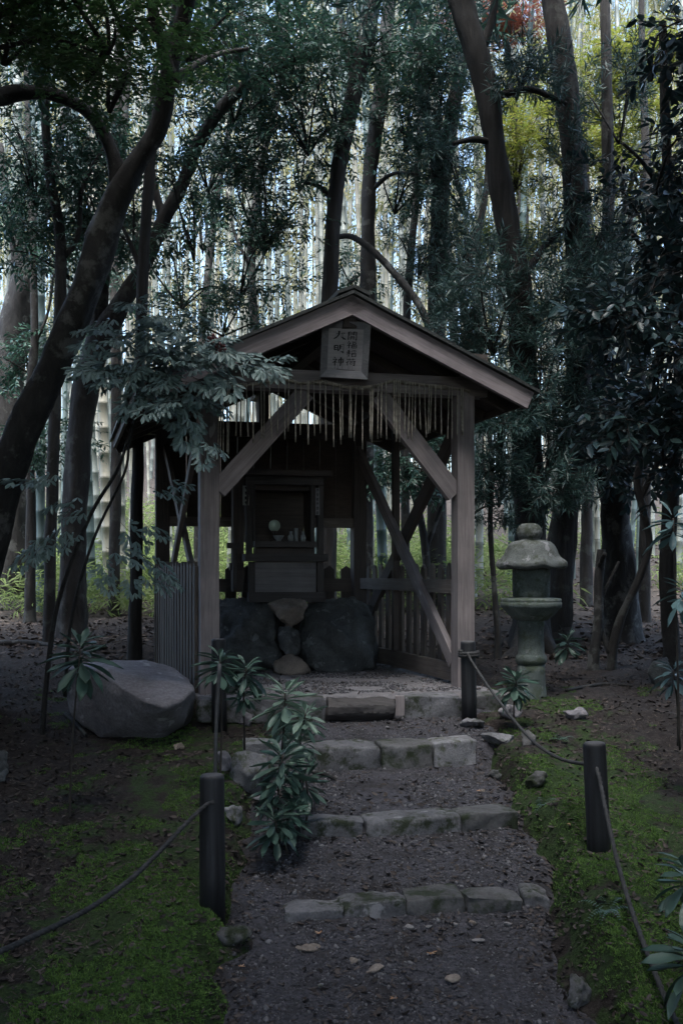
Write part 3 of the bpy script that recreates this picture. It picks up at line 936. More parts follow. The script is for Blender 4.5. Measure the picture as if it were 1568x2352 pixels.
    for x, y0, y1, ww in ((-.38, -.76, -.95, .0012), (-.12, -.60, -.93, .0012), (.2, -.78, -.95, .001), (.3, -.78, -.93, .001), (.12, -.1, -.5, .0009), (-.12, .35, -.2, .0009), (-.55, -.75, -.93, .0009), (.45, -.78, -.95, .0009)):
        vs = [bm.verts.new((x * iw + sx * ww, y * ih, .0010)) for y, sx in ((y0, -1), (y0, 1), (y1, 1.2), (y1, -1.2))]
        bm.faces.new(vs)
    vs = [bm.verts.new((x * iw, y * ih, .0011)) for x, y in ((-.45, -.93), (-.1, -.955), (.62, -.965), (.62, -.985), (-.1, -.985), (-.45, -.965))]
    bm.faces.new(vs)
    loc('ink_run', bm, M['inkfade'])


sign()

# ------------------------------------------------------------------ the little shrine on its rocks
CU, CV = .846, 1.75
cab = thing('shrine_cabinet', Q(CU, CV, 1.26), 'small wooden shrine cabinet with open dark niche set on rocks', 'shrine')


def cbeam(name, u0, u1, v, z0, z1, dep, mat):
    return beam(name, Q(CU + u0, CV + v, (z0 + z1) / 2), Q(CU + u1, CV + v, (z0 + z1) / 2), dep, z1 - z0, mat, cab)


def cpost(name, u, v, z0, z1, w, d, mat):
    return beam(name, Q(CU + u, CV + v, z0), Q(CU + u, CV + v, z1), w, d, mat, cab, up=Vv)


cbeam('sill', -.30, .34, -.20, 1.255, 1.335, .12, M['cabinet'])
cbeam('base_panel', -.245, .265, -.225, 1.337, 1.592, .03, M['panel'])
cbeam('base_box', -.235, .255, .02, 1.30, 1.59, .40, M['darkwood'])
cpost('corner_post', -.275, -.22, 1.337, 1.59, .05, .05, M['cabinet'])
cpost('corner_post', .30, -.22, 1.337, 1.592, .055, .05, M['cabinet'])
cbeam('lower_shelf', -.335, .355, -.20, 1.594, 1.655, .24, M['cabinet'])
cbeam('upper_shelf', -.245, .275, -.13, 1.71, 1.76, .26, M['cabinet'])
cbeam('shelf_riser', -.235, .265, -.13, 1.657, 1.708, .14, M['darkwood'])
for u, w_ in ((-.275, .05), (-.235, .025), (.262, .025), (.335, .05)):
    cpost('jamb', u, -.10, 1.657 if abs(u) > .27 else 1.762, 2.24, w_, .05, M['cabinet'])
cbeam('lintel', -.30, .36, -.10, 2.242, 2.31, .06, M['cabinet'])
cbeam('back_board', -.235, .27, .24, 1.76, 2.24, .02, M['darkwood'])
for u in (-.25, .285):
    beam('side_board', Q(CU + u, CV - .07, 1.99), Q(CU + u, CV + .25, 1.99), .02, .46, M['darkwood'], cab)
cbeam('niche_floor', -.235, .27, .12, 1.762, 1.775, .2, M['darkwood'])
cbeam('cornice', -.36, .42, -.06, 2.312, 2.36, .34, M['darkwood'])
cbeam('niche_ceiling', -.24, .27, .1, 2.2, 2.236, .24, M['darkwood'])
beam('side_wing', Q(CU - .35, CV + .02, 1.34), Q(CU - .35, CV + .02, 2.31), .09, .12, M['darkwood'], cab, up=Vv)
cpost('rail_post', -.41, -.20, 1.36, 1.70, .035, .035, M['cabinet'])
cbeam('hand_rail', -.475, -.37, -.20, 1.70, 1.745, .05, M['cabinet'])
cbeam('bracket_step', -.44, -.34, -.12, 1.52, 1.58, .10, M['darkwood'])

# rocks below
def P_u(u, v, z): return Q(u, v, z)


def rock_px(name, label, pts, mat, rough=.02, fs=5., sub=4, smooth=1, cat='rock'):
    bm = rock_bm([P(*p) for p in pts], sub, rough, fs, smooth)
    return tag(bm_obj(name, bm, mat, None, True), label, cat)


rock_px('rock', 'large dark rounded rock carrying the shrine cabinet on its right side',
        [(690, 1470, 8.3), (700, 1400, 8.35), (745, 1374, 8.45), (800, 1372, 8.45), (840, 1400, 8.4), (862, 1470, 8.3), (868, 1540, 8.25), (800, 1555, 8.1), (712, 1550, 8.1), (692, 1510, 8.15),
         (770, 1440, 8.02), (820, 1470, 8.05), (720, 1460, 8.08), (700, 1390, 8.9), (850, 1390, 8.9), (860, 1540, 8.9), (690, 1540, 8.9)], M['rock_dark'], .06, 5.)
rock_px('rock', 'tall dark bluish rock at the left under the shrine cabinet',
        [(496, 1400, 8.35), (530, 1374, 8.45), (585, 1376, 8.4), (628, 1400, 8.35), (640, 1470, 8.25), (634, 1530, 8.15), (560, 1550, 8.05), (492, 1555, 8.05),
         (560, 1440, 8.02), (600, 1450, 8.1), (490, 1380, 8.9), (630, 1390, 8.9), (640, 1540, 8.9), (490, 1540, 8.9)], M['rock_dark'], .065, 5.5)
rock_px('rock', 'tan wedge of rock between the two dark rocks under the shrine',
        [(612, 1386, 8.2), (650, 1374, 8.25), (700, 1378, 8.25), (708, 1392, 8.22), (696, 1420, 8.15), (672, 1438, 8.1), (640, 1425, 8.1), (665, 1400, 8.02), (620, 1386, 8.6), (700, 1386, 8.6), (660, 1436, 8.5)], M['rock_tan'], .02, 9.)
rock_px('rock', 'small dark stone in the gap below the tan rock',
        [(638, 1440, 8.2), (665, 1436, 8.2), (690, 1450, 8.2), (692, 1500, 8.15), (660, 1512, 8.1), (640, 1490, 8.12), (665, 1470, 8.07), (640, 1440, 8.5), (690, 1500, 8.5)], M['rock_dark'], .02, 9.)
rock_px('rock', 'low reddish stone on the ground between the dark rocks',
        [(624, 1545, 8.0), (630, 1515, 8.05), (660, 1500, 8.1), (700, 1512, 8.05), (714, 1545, 7.95), (670, 1552, 7.85), (630, 1545, 8.4), (710, 1545, 8.4), (680, 1520, 7.92)], M['rock_tan'], .022, 9.)

# offerings
def lathe(prof, seg=24, mod=None):
    V, Qd = [], []
    for r, z in prof:
        for k in range(seg):
            a = 2 * math.pi * k / seg
            rr, zz = (r, z) if mod is None else mod(r, z, a)
            V.append((rr * math.cos(a), rr * math.sin(a), zz))
    n = len(prof)
    for i in range(n - 1):
        for k in range(seg):
            Qd.append((i * seg + k, i * seg + (k + 1) % seg, (i + 1) * seg + (k + 1) % seg, (i + 1) * seg + k))
    T = []
    V.append((0, 0, prof[0][1])); V.append((0, 0, prof[-1][1]))
    c0, c1 = len(V) - 2, len(V) - 1
    for k in range(seg):
        T.append((c0, (k + 1) % seg, k)); T.append((c1, (n - 1) * seg + k, (n - 1) * seg + (k + 1) % seg))
    return V, T, Qd


def lathe_obj(name, prof, loc, mat, parent=None, seg=24, mod=None, rot=None):
    V, T, Qd = lathe(prof, seg, mod)
    o = mesh_obj(name, V, T, mat, None, True, quads=Qd)
    o.location = loc
    if rot: o.rotation_euler = rot
    setparent(o, parent)
    return o


mz = 1.7625
mp = Q(.775, CV - .16, mz)
mir = thing('sacred_mirror', mp, 'round polished metal mirror on a stand in the shrine niche', 'mirror')
lathe_obj('disc', [(.001, -.004), (.046, -.004), (.050, 0), (.046, .005), (.001, .006)], mp + Vector((0, 0, .13)), M['mirror'], mir, 32, None, (R(97), 0, R(8)))
lathe_obj('stand', [(.035, 0), (.036, .012), (.015, .03), (.012, .06), (.03, .085), (.02, .088)], mp + Vector((0, .012, 0)), M['darkwood'], mir, 16)


def offering(name, label, u, v, prof, mat=M['china']):
    p = Q(u, v, mz - .002)
    o = lathe_obj(name, prof, p, mat, None, 20)
    return tag(o, label, name.split('_')[-1], 'offering vessels on the shrine shelf')


offering('offering_bowl', 'wide white footed bowl below the round mirror', .80, CV - .21, [(.02, 0), (.02, .012), (.03, .02), (.045, .045), (.047, .048), (.04, .044), (.02, .024)])
offering('offering_vase', 'short pale vase between the bowl and the tall cylinder', .905, CV - .20, [(.018, 0), (.024, .02), (.024, .045), (.012, .06), (.015, .085), (.011, .085), (.009, .062)])
offering('offering_cup', 'tallest slim white cylinder on the shrine shelf', .95, CV - .20, [(.018, 0), (.018, .11), (.014, .112), (.012, .1)])
offering('offering_flask', 'rightmost pale flask on the shrine shelf', 1.01, CV - .20, [(.018, 0), (.022, .03), (.018, .05), (.009, .06), (.011, .085), (.008, .085)])


def slip(label, x, y, w, h, d, mat, marks, ink, name='paper_talisman'):
    c = P(x, y, d); s = d / F
    t = thing(name, c, label, 'talisman')
    bm = bmesh.new()
    Mt = Matrix.Translation(c) @ Matrix((U, Vector((0, 0, 1)), U.cross(Vector((0, 0, 1))))).transposed().to_4x4()
    bmesh.ops.create_cube(bm, size=1, matrix=Mt @ Matrix.Diagonal((w * s, h * s, .004, 1)))
    bm_obj('paper', bm, mat, t)
    nrm = U.cross(Vector((0, 0, 1)))
    for k in range(marks):
        bm = bmesh.new()
        cz = h * s * (.5 - (k + .5) / marks)
        q = .5 * h * s / marks * .62
        glyph = [((-.6, .7), (.6, .75)), ((0, 1), (0, -.9)), ((-.7, .1), (.7, .15)), ((-.6, -.8), (.65, -.7)), ((-.55, .7), (-.5, -.75))][:3 + (k % 3)]
        for (ax, ay), (bx, by) in glyph:
            a = Vector((ax, ay)) * q; b = Vector((bx, by)) * q
            n2 = Vector((-(b - a).y, (b - a).x)).normalized() * .0035
            vs = [bm.verts.new(Mt @ Vector((p.x, p.y + cz, .0028 if nrm.y < 0 else -.0028))) for p in (a - n2, b - n2, b + n2, a + n2)]
            bm.faces.new(vs)
        bm_obj('character', bm, ink, t)
    return t


slip('narrow pale paper slip with brushed writing pinned left of the shrine niche', 565, 1138, 15, 45, Q(.57, CV - .13).y, M['paper'], 4, M['ink'])
slip('dim narrow strip with faded writing on the right post of the shrine', 729, 1152, 10, 62, Q(1.18, CV - .135).y, M['frame_sign'], 6, M['inkfade'], 'wooden_talisman')

# ------------------------------------------------------------------ stone lantern
LP = P(1219, 1603, 6.9)
LS = 6.9 / F
lan = thing('stone_lantern', LP, 'mossy grey stone lantern with round finial beside the pavilion', 'lantern')


def lz(y): return (1603 - y) * LS


def rough_mod(a0, amp, seed):
    def f(r, z, a):
        q = Vector((math.cos(a) * r * 9, math.sin(a) * r * 9, z * 9 + seed))
        k = 1 + amp * noise.noise(q) + amp * .5 * noise.noise(q * 3)
        return r * k, z + amp * .05 * noise.noise(q * 2 + Vector((5, 5, 5)))
    return f


def prof_px(rows, sub=3):
    out = []
    for (x0, y0), (x1, y1) in zip(rows, rows[1:]):
        for k in range(sub):
            t = k / sub
            out.append(((x0 + (x1 - x0) * t) * LS, lz(y0 + (y1 - y0) * t)))
    out.append((rows[-1][0] * LS, lz(rows[-1][1])))
    return out


lathe_obj('base', prof_px([(36, 1640), (36, 1600), (32, 1575), (31, 1525)]), LP, M['lantern'], lan, 40, rough_mod(0, .035, 1))
lathe_obj('shaft', prof_px([(30, 1526), (34, 1522), (36, 1514), (34, 1506), (30, 1502), (29, 1460), (29, 1440), (31, 1436), (31, 1424)], 2), LP, M['lantern'], lan, 40, rough_mod(0, .025, 5))
lathe_obj('platform', prof_px([(30, 1425), (38, 1423), (52, 1412), (64, 1398), (69, 1394), (70, 1385), (68, 1382), (69, 1378), (66, 1374), (40, 1371)], 2), LP, M['lantern'], lan, 48, rough_mod(0, .018, 9))
lathe_obj('light_chamber', prof_px([(40, 1372), (42, 1368), (43, 1340), (43, 1310), (41, 1300)], 3), LP, M['lantern'], lan, 48, rough_mod(0, .022, 13))


def cap_mod(r, z, a):
    e = sm(45 * LS, 80 * LS, r)
    lob = math.cos(6 * (a + .35))
    r2 = r * (1 + .035 * e * lob)
    z2 = z + .014 * e * max(0, lob) ** 2 - .002 * e
    q = Vector((math.cos(a) * r * 8, math.sin(a) * r * 8, z * 8 + 20))
    return r2 * (1 + .03 * noise.noise(q) + .02 * noise.noise(q * 3)), z2 + .008 * noise.noise(q * 1.7)


lathe_obj('cap', prof_px([(40, 1303), (62, 1307), (76, 1306), (80, 1301), (79, 1294), (70, 1286), (62, 1276), (57, 1262), (52, 1252), (44, 1245), (30, 1241)], 3), LP, M['lantern_cap'], lan, 72, cap_mod)
lathe_obj('finial', prof_px([(22, 1243), (25, 1240), (24, 1238), (28, 1232), (30, 1224), (28, 1214), (23, 1207), (16, 1203), (5, 1202)], 3), LP + Vector((-.012, 0, 0)), M['lantern_cap'], lan, 40, rough_mod(0, .04, 30))

# ------------------------------------------------------------------ rope posts and ropes
def rope_post(label, xb, yb, xt, yt, wpx, d):
    a, b = P(xb, yb + 14, d), P(xt, yt, d)
    r = wpx / 2 * d / F
    p = thing('rope_post', P(xb, yb, d), label, 'post', 'round dark posts along the path')
    n = 9
    pts = []
    L = (b - a).length
    prof = [(r * 1.02, -.1), (r * 1.02, L * .3), (r, L * .7), (r * .99, L - .016), (r * .97, L - .006), (r * .9, L - .001), (r * .5, L + .001)]
    V, T, Qd = lathe(prof, 32, lambda rr, z, a_: (rr * (1 + .025 * noise.noise(Vector((math.cos(a_) * 2, math.sin(a_) * 2, z * 3 + xb))) + .012 * noise.noise(Vector((math.cos(a_) * 9, math.sin(a_) * 9, z * 4)))), z))
    V = [(z, x, y) for x, y, z in V]      # grain along local X
    o = mesh_obj('shaft', V, T, M['post'], None, True, quads=Qd)
    o.matrix_basis = Matrix.Translation(a) @ frame_of(b - a, Vector((0, 1, 0))).to_4x4()
    setparent(o, p)
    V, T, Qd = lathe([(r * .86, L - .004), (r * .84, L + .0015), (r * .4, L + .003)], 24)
    o = mesh_obj('highlit_end', [(z, x, y) for x, y, z in V], T, M['lit_endgrain'], None, True, quads=Qd)  # paler end disc that paints a highlight on the post top
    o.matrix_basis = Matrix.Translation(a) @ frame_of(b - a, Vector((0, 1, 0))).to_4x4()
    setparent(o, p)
    return p


rope_post('thick dark round post left of the path with painted highlight on top', 488, 2085, 487, 1780, 57, 3.86)
rope_post('black round post on the mossy bank right of the path', 1376, 1975, 1364, 1706, 52, 4.2)
rope_post('dark post with knotted rope before the right shrine post', 1077, 1634, 1074, 1473, 34, 6.35)
rope_post('dark post before the left shrine post, partly behind leaves', 504, 1640, 502, 1468, 34, 6.15)


def rope(label, pts, r):
    o = tube('barrier_rope', [(P(x, y, d), r) for x, y, d in pts], M['rope'], None, 12, 60, 0, 1, twist=2 * math.pi / .05)
    return tag(o, label, 'rope', 'ropes strung between the posts')


rope('frayed rope running from the left path post to the lower left corner', [(492, 1842, 3.815), (470, 1852, 3.80), (415, 1905, 3.66), (355, 1968, 3.5), (290, 2028, 3.3), (200, 2090, 3.05), (100, 2140, 2.8), (0, 2186, 2.6), (-140, 2235, 2.35)], .0075)
rope('slack rope from the knotted post down to the black right post', [(1072, 1500, 6.29), (1090, 1530, 6.2), (1130, 1590, 5.85), (1180, 1655, 5.4), (1230, 1708, 5.0), (1285, 1742, 4.6), (1338, 1754, 4.28), (1352, 1754, 4.2)], .0072)
rope('rope hanging from the black right post to the lower right corner', [(1369, 1764, 4.15), (1376, 1790, 4.10), (1392, 1868, 3.95), (1416, 1975, 3.75), (1448, 2085, 3.5), (1490, 2200, 3.25), (1530, 2300, 3.05), (1580, 2400, 2.85)], .0075)
# knot round the rear right post
kn = P(1076, 1502, 6.35)
pts = []
for k in range(29):
    a = k / 28 * 2 * math.pi * 2.6
    pts.append((kn + Vector((math.cos(a) * .058, math.sin(a) * .058, -.018 + .038 * k / 28)), .010))
o = tube('rope_knot', pts, M['rope'], None, 9, 4, .1, 20, twist=140)
tag(o, 'knotted loops of rope wound round the post by the right shrine post', 'knot')
o = tube('metal_rod', [(P(494, 1830, 4.35), .0085), (P(497, 1660, 4.35), .0085), (P(505, 1525, 4.35), .0085)], M['iron'], None, 10, 4)
tag(o, 'thin grey metal rod leaning behind the thick left post', 'rod')

# ------------------------------------------------------------------ loose boulders and stones
rock_px('boulder', 'big smooth grey boulder with flat sloping top left of the pavilion',
        [(156, 1535, 6.25), (232, 1540, 5.98), (286, 1584, 5.82), (340, 1614, 5.74), (380, 1625, 5.72), (416, 1610, 5.80), (447, 1582, 5.98), (452, 1600, 6.05), (425, 1668, 6.02), (371, 1700, 6.04), (228, 1696, 6.10), (160, 1640, 6.25), (147, 1590, 6.35),
         (165, 1522, 6.6), (250, 1516, 6.6), (335, 1517, 6.62), (400, 1535, 6.5), (436, 1560, 6.4), (430, 1560, 7.0), (440, 1670, 6.8), (190, 1680, 6.8), (180, 1530, 7.0), (330, 1516, 7.0)], M['boulder'], .014, 4., 5, .7, 'boulder')
S1 = 'loose stones beside the path'
stone('boulder', 'rough pale boulder left of the steps behind the leafy shrub', 'boulder', 572, 1765, 92, 110, 5.0, M['pale_stone'], rough=.07)
stone('stone', 'small grey stone behind the thick left post', 'stone', 516, 1745, 46, 52, 5.3, M['boulder'], group=S1)
stone('stone', 'dull stone low behind the left post at the path edge', 'stone', 536, 1868, 52, 48, 4.5, M['pale_stone'], group=S1)
stone('stone', 'flat pale stone ending the second step under the leafy shrub', 'stone', 606, 1832, 64, 26, 4.62, M['pale_stone'], flat=.5, group=S1)
stone('stone', 'little pinkish stone in front of the big boulder', 'stone', 411, 1712, 32, 18, 5.75, M['rock_tan'], group=S1)
stone('stone', 'brown stone in the earth before the left rear post', 'stone', 568, 1648, 48, 34, 6.1, M['boulder'], group=S1)
stone('stone', 'half buried stone left of the path at the bottom', 'stone', 545, 2145, 96, 46, 3.55, M['step_moss_shade'], group=S1, flat=.3)
stone('stone', 'long flat tan stone at the left edge of the gravel', 'stone', 710, 2172, 66, 22, 3.58, M['rock_tan'], group=S1, flat=.3)
stone('stone', 'flat grey stone on the bank under the slack rope', 'stone', 1168, 1630, 66, 44, 6.2, M['boulder'], group=S1, flat=.3)
stone('stone', 'rough stone right of the boulder ending the third step', 'stone', 1207, 1690, 46, 54, 5.9, M['step_moss_shade'], group=S1)
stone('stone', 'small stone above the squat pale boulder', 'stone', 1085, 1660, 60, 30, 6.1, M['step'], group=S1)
stone('stone', 'grey stone in the moss left of the black right post', 'stone', 1225, 1782, 62, 46, 4.9, M['step_moss_shade'], group=S1)
stone('stone', 'small squared stone in the moss under the third step', 'stone', 977 + 158, 1778, 34, 30, 5.2, M['step_moss_shade'], group=S1)
stone('stone', 'slanted slab lying in the dark earth before the lantern', 'stone', 1320, 1638, 66, 30, 6.1, M['boulder'], group=S1, flat=.3)
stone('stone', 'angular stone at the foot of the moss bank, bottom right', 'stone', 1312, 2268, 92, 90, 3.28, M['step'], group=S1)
stone('boulder', 'dark boulder at the left edge of the picture', 'boulder', -5, 1755, 50, 90, 5.2, M['rock_dark'])
stone('boulder', 'dark block shaped stone under blue leaves at the right edge', 'boulder', 1515, 1535, 60, 90, 6.3, M['rock_dark'], flat=.4, n=20)
PB = 'pebbles lying on the gravel path'
for lab, x, y, w, h, mt in (('round white pebble below the lowest step', 1006, 2112, 17, 16, 'pale_stone'), ('flat cream pebble nearest the bottom of the path', 857, 2222, 56, 24, 'rock_tan'),
                            ('pinkish pebble right of the white one', 1083, 2118, 22, 14, 'rock_tan'), ('grey oval pebble on the right below the lowest step', 1163, 2122, 26, 16, 'pebble'),
                            ('pale pebble alone on the left of the gravel', 738, 2263, 20, 14, 'pale_stone'), ('dull brown flat pebble in the middle of the gravel', 1040, 2248, 44, 22, 'rock_tan'),
                            ('paired pale pebble low on the right, left one', 1084, 2228, 20, 14, 'pebble'), ('whiter pebble of the pair low on the right', 1128, 2243, 18, 14, 'pale_stone'),
                            ('small rounded brown pebble left of the cream one', 812, 2205, 30, 18, 'rock_tan'), ('grey pebble under the middle of the lowest step', 985, 2128, 18, 14, 'pebble'),
                            ('brownish pebble under the lowest step', 938, 2128, 24, 16, 'pebble'), ('tiny orange block of brick on the second terrace', 1106, 1815, 16, 8, 'rock_tan'),
                            ('long grey pebble right of the gravel middle', 1098, 2160, 34, 12, 'pebble'), ('blue grey pebble between two others below the step', 1045, 2124, 18, 12, 'pebble')):
    d = 3.2
    for _ in range(30):
        q = P(x, y, d)
        zz = path_z(q.x, d)
        d = (EYE - zz) * F / (y - HY)
    stone('pebble', lab, 'pebble', x, y, w, h, d, M[mt], rough=.04, sub=2, group=PB, n=14)

# ------------------------------------------------------------------ foliage
def long_leaf(L, w, fold=.16, curl=.3):
    xs = (0, .12, .32, .55, .78, 1.); ws = (.05, .12, .30, .47, .44, 0.)
    V, T = [], []
    for x, h in zip(xs, ws):
        z = -curl * L * x * x
        V += [(L * x, h * w, z + .06 * w), (L * x, 0, z - fold * w * (h * 2)), (L * x, -h * w, z + .06 * w)]
    for i in range(5):
        a = 3 * i
        for p, q in ((0, 1), (1, 2)):
            T += [(a + p, a + q, a + 3 + q), (a + p, a + 3 + q, a + 3 + p)]
    return np.array(V, float), np.array(T, int)


def leaf_arrays(L, w, fold=.18, curl=.12, fine=False):
    """Leaf along +X, face up (+Z)."""
    if fine:
        V = [(0, 0, 0), (L * .28, w * .42, .0), (L * .62, w * .46, -curl * L * .35), (L, 0, -curl * L), (L * .28, -w * .42, .0), (L * .62, -w * .46, -curl * L * .35), (L * .28, 0, -fold * w), (L * .62, 0, -fold * w - curl * L * .35)]
        T = [(0, 6, 1), (0, 4, 6), (1, 6, 7), (1, 7, 2), (6, 4, 5), (6, 5, 7), (2, 7, 3), (7, 5, 3)]
    else:
        V = [(0, 0, 0), (L * .45, w / 2, 0), (L, 0, -curl * L), (L * .45, -w / 2, 0), (L * .45, 0, -fold * w)]
        T = [(0, 4, 1), (1, 4, 2), (0, 3, 4), (4, 3, 2)]
    return np.array(V, dtype=float), np.array(T, dtype=int)


def xf(V, d, n, p):
    """Place leaf arrays: X along d, Z toward n, at p."""
    d = np.asarray(d, float); d = d / np.linalg.norm(d)
    n = np.asarray(n, float); y = np.cross(n, d); ly = np.linalg.norm(y)
    y = y / ly if ly > 1e-6 else np.array([0, 1., 0])
    z = np.cross(d, y)
    return V[:, :1] * d + V[:, 1:2] * y + V[:, 2:3] * z + np.asarray(p)


class Tmpl:
    def __init__(s): s.V, s.T, s.M, s.n = [], [], [], 0
    def add(s, V, T, m=0):
        s.V.append(V); s.T.append(T + s.n); s.M.append(np.full(len(T), m)); s.n += len(V)
    def done(s):
        return np.concatenate(s.V), np.concatenate(s.T), np.concatenate(s.M)


def twig_tris(p0, p1, r):
    p0, p1 = np.asarray(p0, float), np.asarray(p1, float)
    V = []
    for p, k in ((p0, 1), (p1, .5)):
        for a in (0, 2.1, 4.2): V.append(p + np.array([0, math.cos(a), math.sin(a)]) * r * k)
    return np.array(V), np.array([(0, 1, 4), (0, 4, 3), (1, 2, 5), (1, 5, 4), (2, 0, 3), (2, 3, 5)])


def make_spray(kind, seed):
    r = random.Random(seed)
    t = Tmpl()
    if kind == 'broad':          # lance shaped leaves alternate along a drooping twig
        t.add(*twig_tris((0, 0, 0), (.30, 0, -.03), .003), 1)
        for i in range(11):
            x = .05 + .25 * i / 10
            a = (1 if i % 2 else -1) * r.uniform(.5, 1.1)
            d = (math.cos(a), math.sin(a), r.uniform(-.7, .3))
            V, T = leaf_arrays(r.uniform(.055, .09), r.uniform(.019, .028), .2, r.uniform(.05, .25))
            t.add(xf(V, d, (r.uniform(-.4, .4), r.uniform(-.4, .4), 1), (x, 0, -.1 * x * x)), T)
    elif kind == 'podo':         # narrow leaves in a starry tuft
        t.add(*twig_tris((0, 0, 0), (.22, 0, 0), .003), 1)
        for i in range(20):
            x = .06 + .17 * (i / 19) ** .7
            a = i * 2.4 + r.uniform(-.3, .3); k = r.uniform(.5, 1.0)
            d = (r.uniform(.25, .9), math.cos(a) * k, math.sin(a) * k)
            V, T = leaf_arrays(r.uniform(.08, .12), r.uniform(.010, .014), .1, r.uniform(.0, .2))
            t.add(xf(V, d, (r.uniform(-1, 1), r.uniform(-1, 1), 1), (x, 0, 0)), T)
    elif kind == 'camellia':
        t.add(*twig_tris((0, 0, 0), (.28, 0, 0), .004), 1)
        for i in range(8):
            x = .06 + .22 * i / 7
            a = (1 if i % 2 else -1) * r.uniform(.4, 1.2)
            d = (math.cos(a), math.sin(a), r.uniform(-.8, .3))
            V, T = leaf_arrays(r.uniform(.07, .105), r.uniform(.032, .044), .15, r.uniform(.05, .25), True)
            t.add(xf(V, d, (r.uniform(-.5, .5), r.uniform(-.5, .5), 1), (x, 0, 0)), T)
    elif kind == 'maple':        # flat layers of small palmate leaves
        t.add(*twig_tris((0, 0, 0), (.3, 0, 0), .002), 1)
        for i in range(14):
            px, py = r.uniform(.03, .36), r.uniform(-.14, .14)
            a0 = r.uniform(0, 6.3)
            for k in range(5):
                a = a0 + (k - 2) * .62
                V, T = leaf_arrays(.042 * (1 - .12 * abs(k - 2)), .013, .1, .1)
                t.add(xf(V[:4], (math.cos(a), math.sin(a), r.uniform(-.25, .1)), (r.uniform(-.25, .25), r.uniform(-.25, .25), 1), (px, py, r.uniform(-.02, .02))), np.array([(0, 3, 1), (1, 3, 2)]))
    elif kind == 'bamboo':
        for i in range(12):
            a = r.uniform(-1.3, 1.3)
            V, T = leaf_arrays(r.uniform(.10, .17), r.uniform(.016, .024), .1, .25)
            t.add(xf(V, (math.cos(a), math.sin(a), r.uniform(-1.2, .1)), (r.uniform(-.5, .5), r.uniform(-.5, .5), 1), (r.uniform(0, .32), r.uniform(-.1, .1), r.uniform(-.08, .08))), T)
    elif kind == 'nandina':      # compound leaf: side stalks of three leaflets
        t.add(*twig_tris((0, 0, 0), (.26, 0, -.02), .002), 1)
        for i in range(5):
            x = .06 + .2 * i / 4
            for sgn in ((-1, 1) if i < 4 else (0,)):
                b = sgn * r.uniform(.6, .95)
                q = .05 * abs(sgn)
                c = (x + q * math.cos(b), q * math.sin(b), -.02 * x / .26 + r.uniform(-.012, .012))
                for da in (-.75, 0, .75):
                    a = b + da + r.uniform(-.15, .15)
                    V, T = long_leaf(r.uniform(.06, .085), r.uniform(.022, .029), .25, r.uniform(.15, .45))
                    t.add(xf(V, (math.cos(a), math.sin(a), r.uniform(-.4, .1)), (r.uniform(-.3, .3), r.uniform(-.3, .3), 1), c), T)
    return t.done()


SPR = {k: [make_spray(k, i + 1) for i in range(4)] for k in ('broad', 'podo', 'camellia', 'maple', 'bamboo', 'nandina')}


def frames(D, N):
    """Rotation matrices (n,3,3) with columns X=D, Z near N."""
    D = D / np.linalg.norm(D, axis=1, keepdims=True)
    Y = np.cross(N, D); ln = np.linalg.norm(Y, axis=1, keepdims=True); ln[ln < 1e-6] = 1
    Y = Y / ln
    Z = np.cross(D, Y)
    return np.stack([D, Y, Z], axis=2)


def place(tmpls, pos, D, N, S):
    """All sprays of a crown as one set of arrays."""
    n = len(pos)
    which = RNG.integers(0, len(tmpls), n)
    Vs, Ts, Ms, off = [], [], [], 0
    Rm = frames(D, N) * S[:, None, None]
    for k, (V, T, m) in enumerate(tmpls):
        idx = np.nonzero(which == k)[0]
        if not len(idx): continue
        W_ = np.einsum('nij,vj->nvi', Rm[idx], V) + pos[idx][:, None, :]
        T2 = T[None] + (np.arange(len(idx)) * len(V))[:, None, None] + off
        off += len(idx) * len(V)
        Vs.append(W_.reshape(-1, 3)); Ts.append(T2.reshape(-1, 3)); Ms.append(np.tile(m, len(idx)))
    return np.concatenate(Vs), np.concatenate(Ts), np.concatenate(Ms)


def blob_points(c, rad, n, clump=20, spread=.21):
    k = max(3, n // clump)
    d = RNG.normal(size=(k, 3)); d /= np.linalg.norm(d, axis=1, keepdims=True)
    sub = d * (RNG.random((k, 1)) ** .4)
    pick = RNG.integers(0, k, n)
    q = sub[pick] + RNG.normal(size=(n, 3)) * spread
    pos = np.asarray(c) + q * np.asarray(rad)
    D = q * .6 + RNG.normal(size=(n, 3)) * np.array([.9, .9, .4]) + np.array([0, 0, -.1])
    return pos, D, np.asarray(c) + sub * np.asarray(rad)


CROWN_DENS = .95


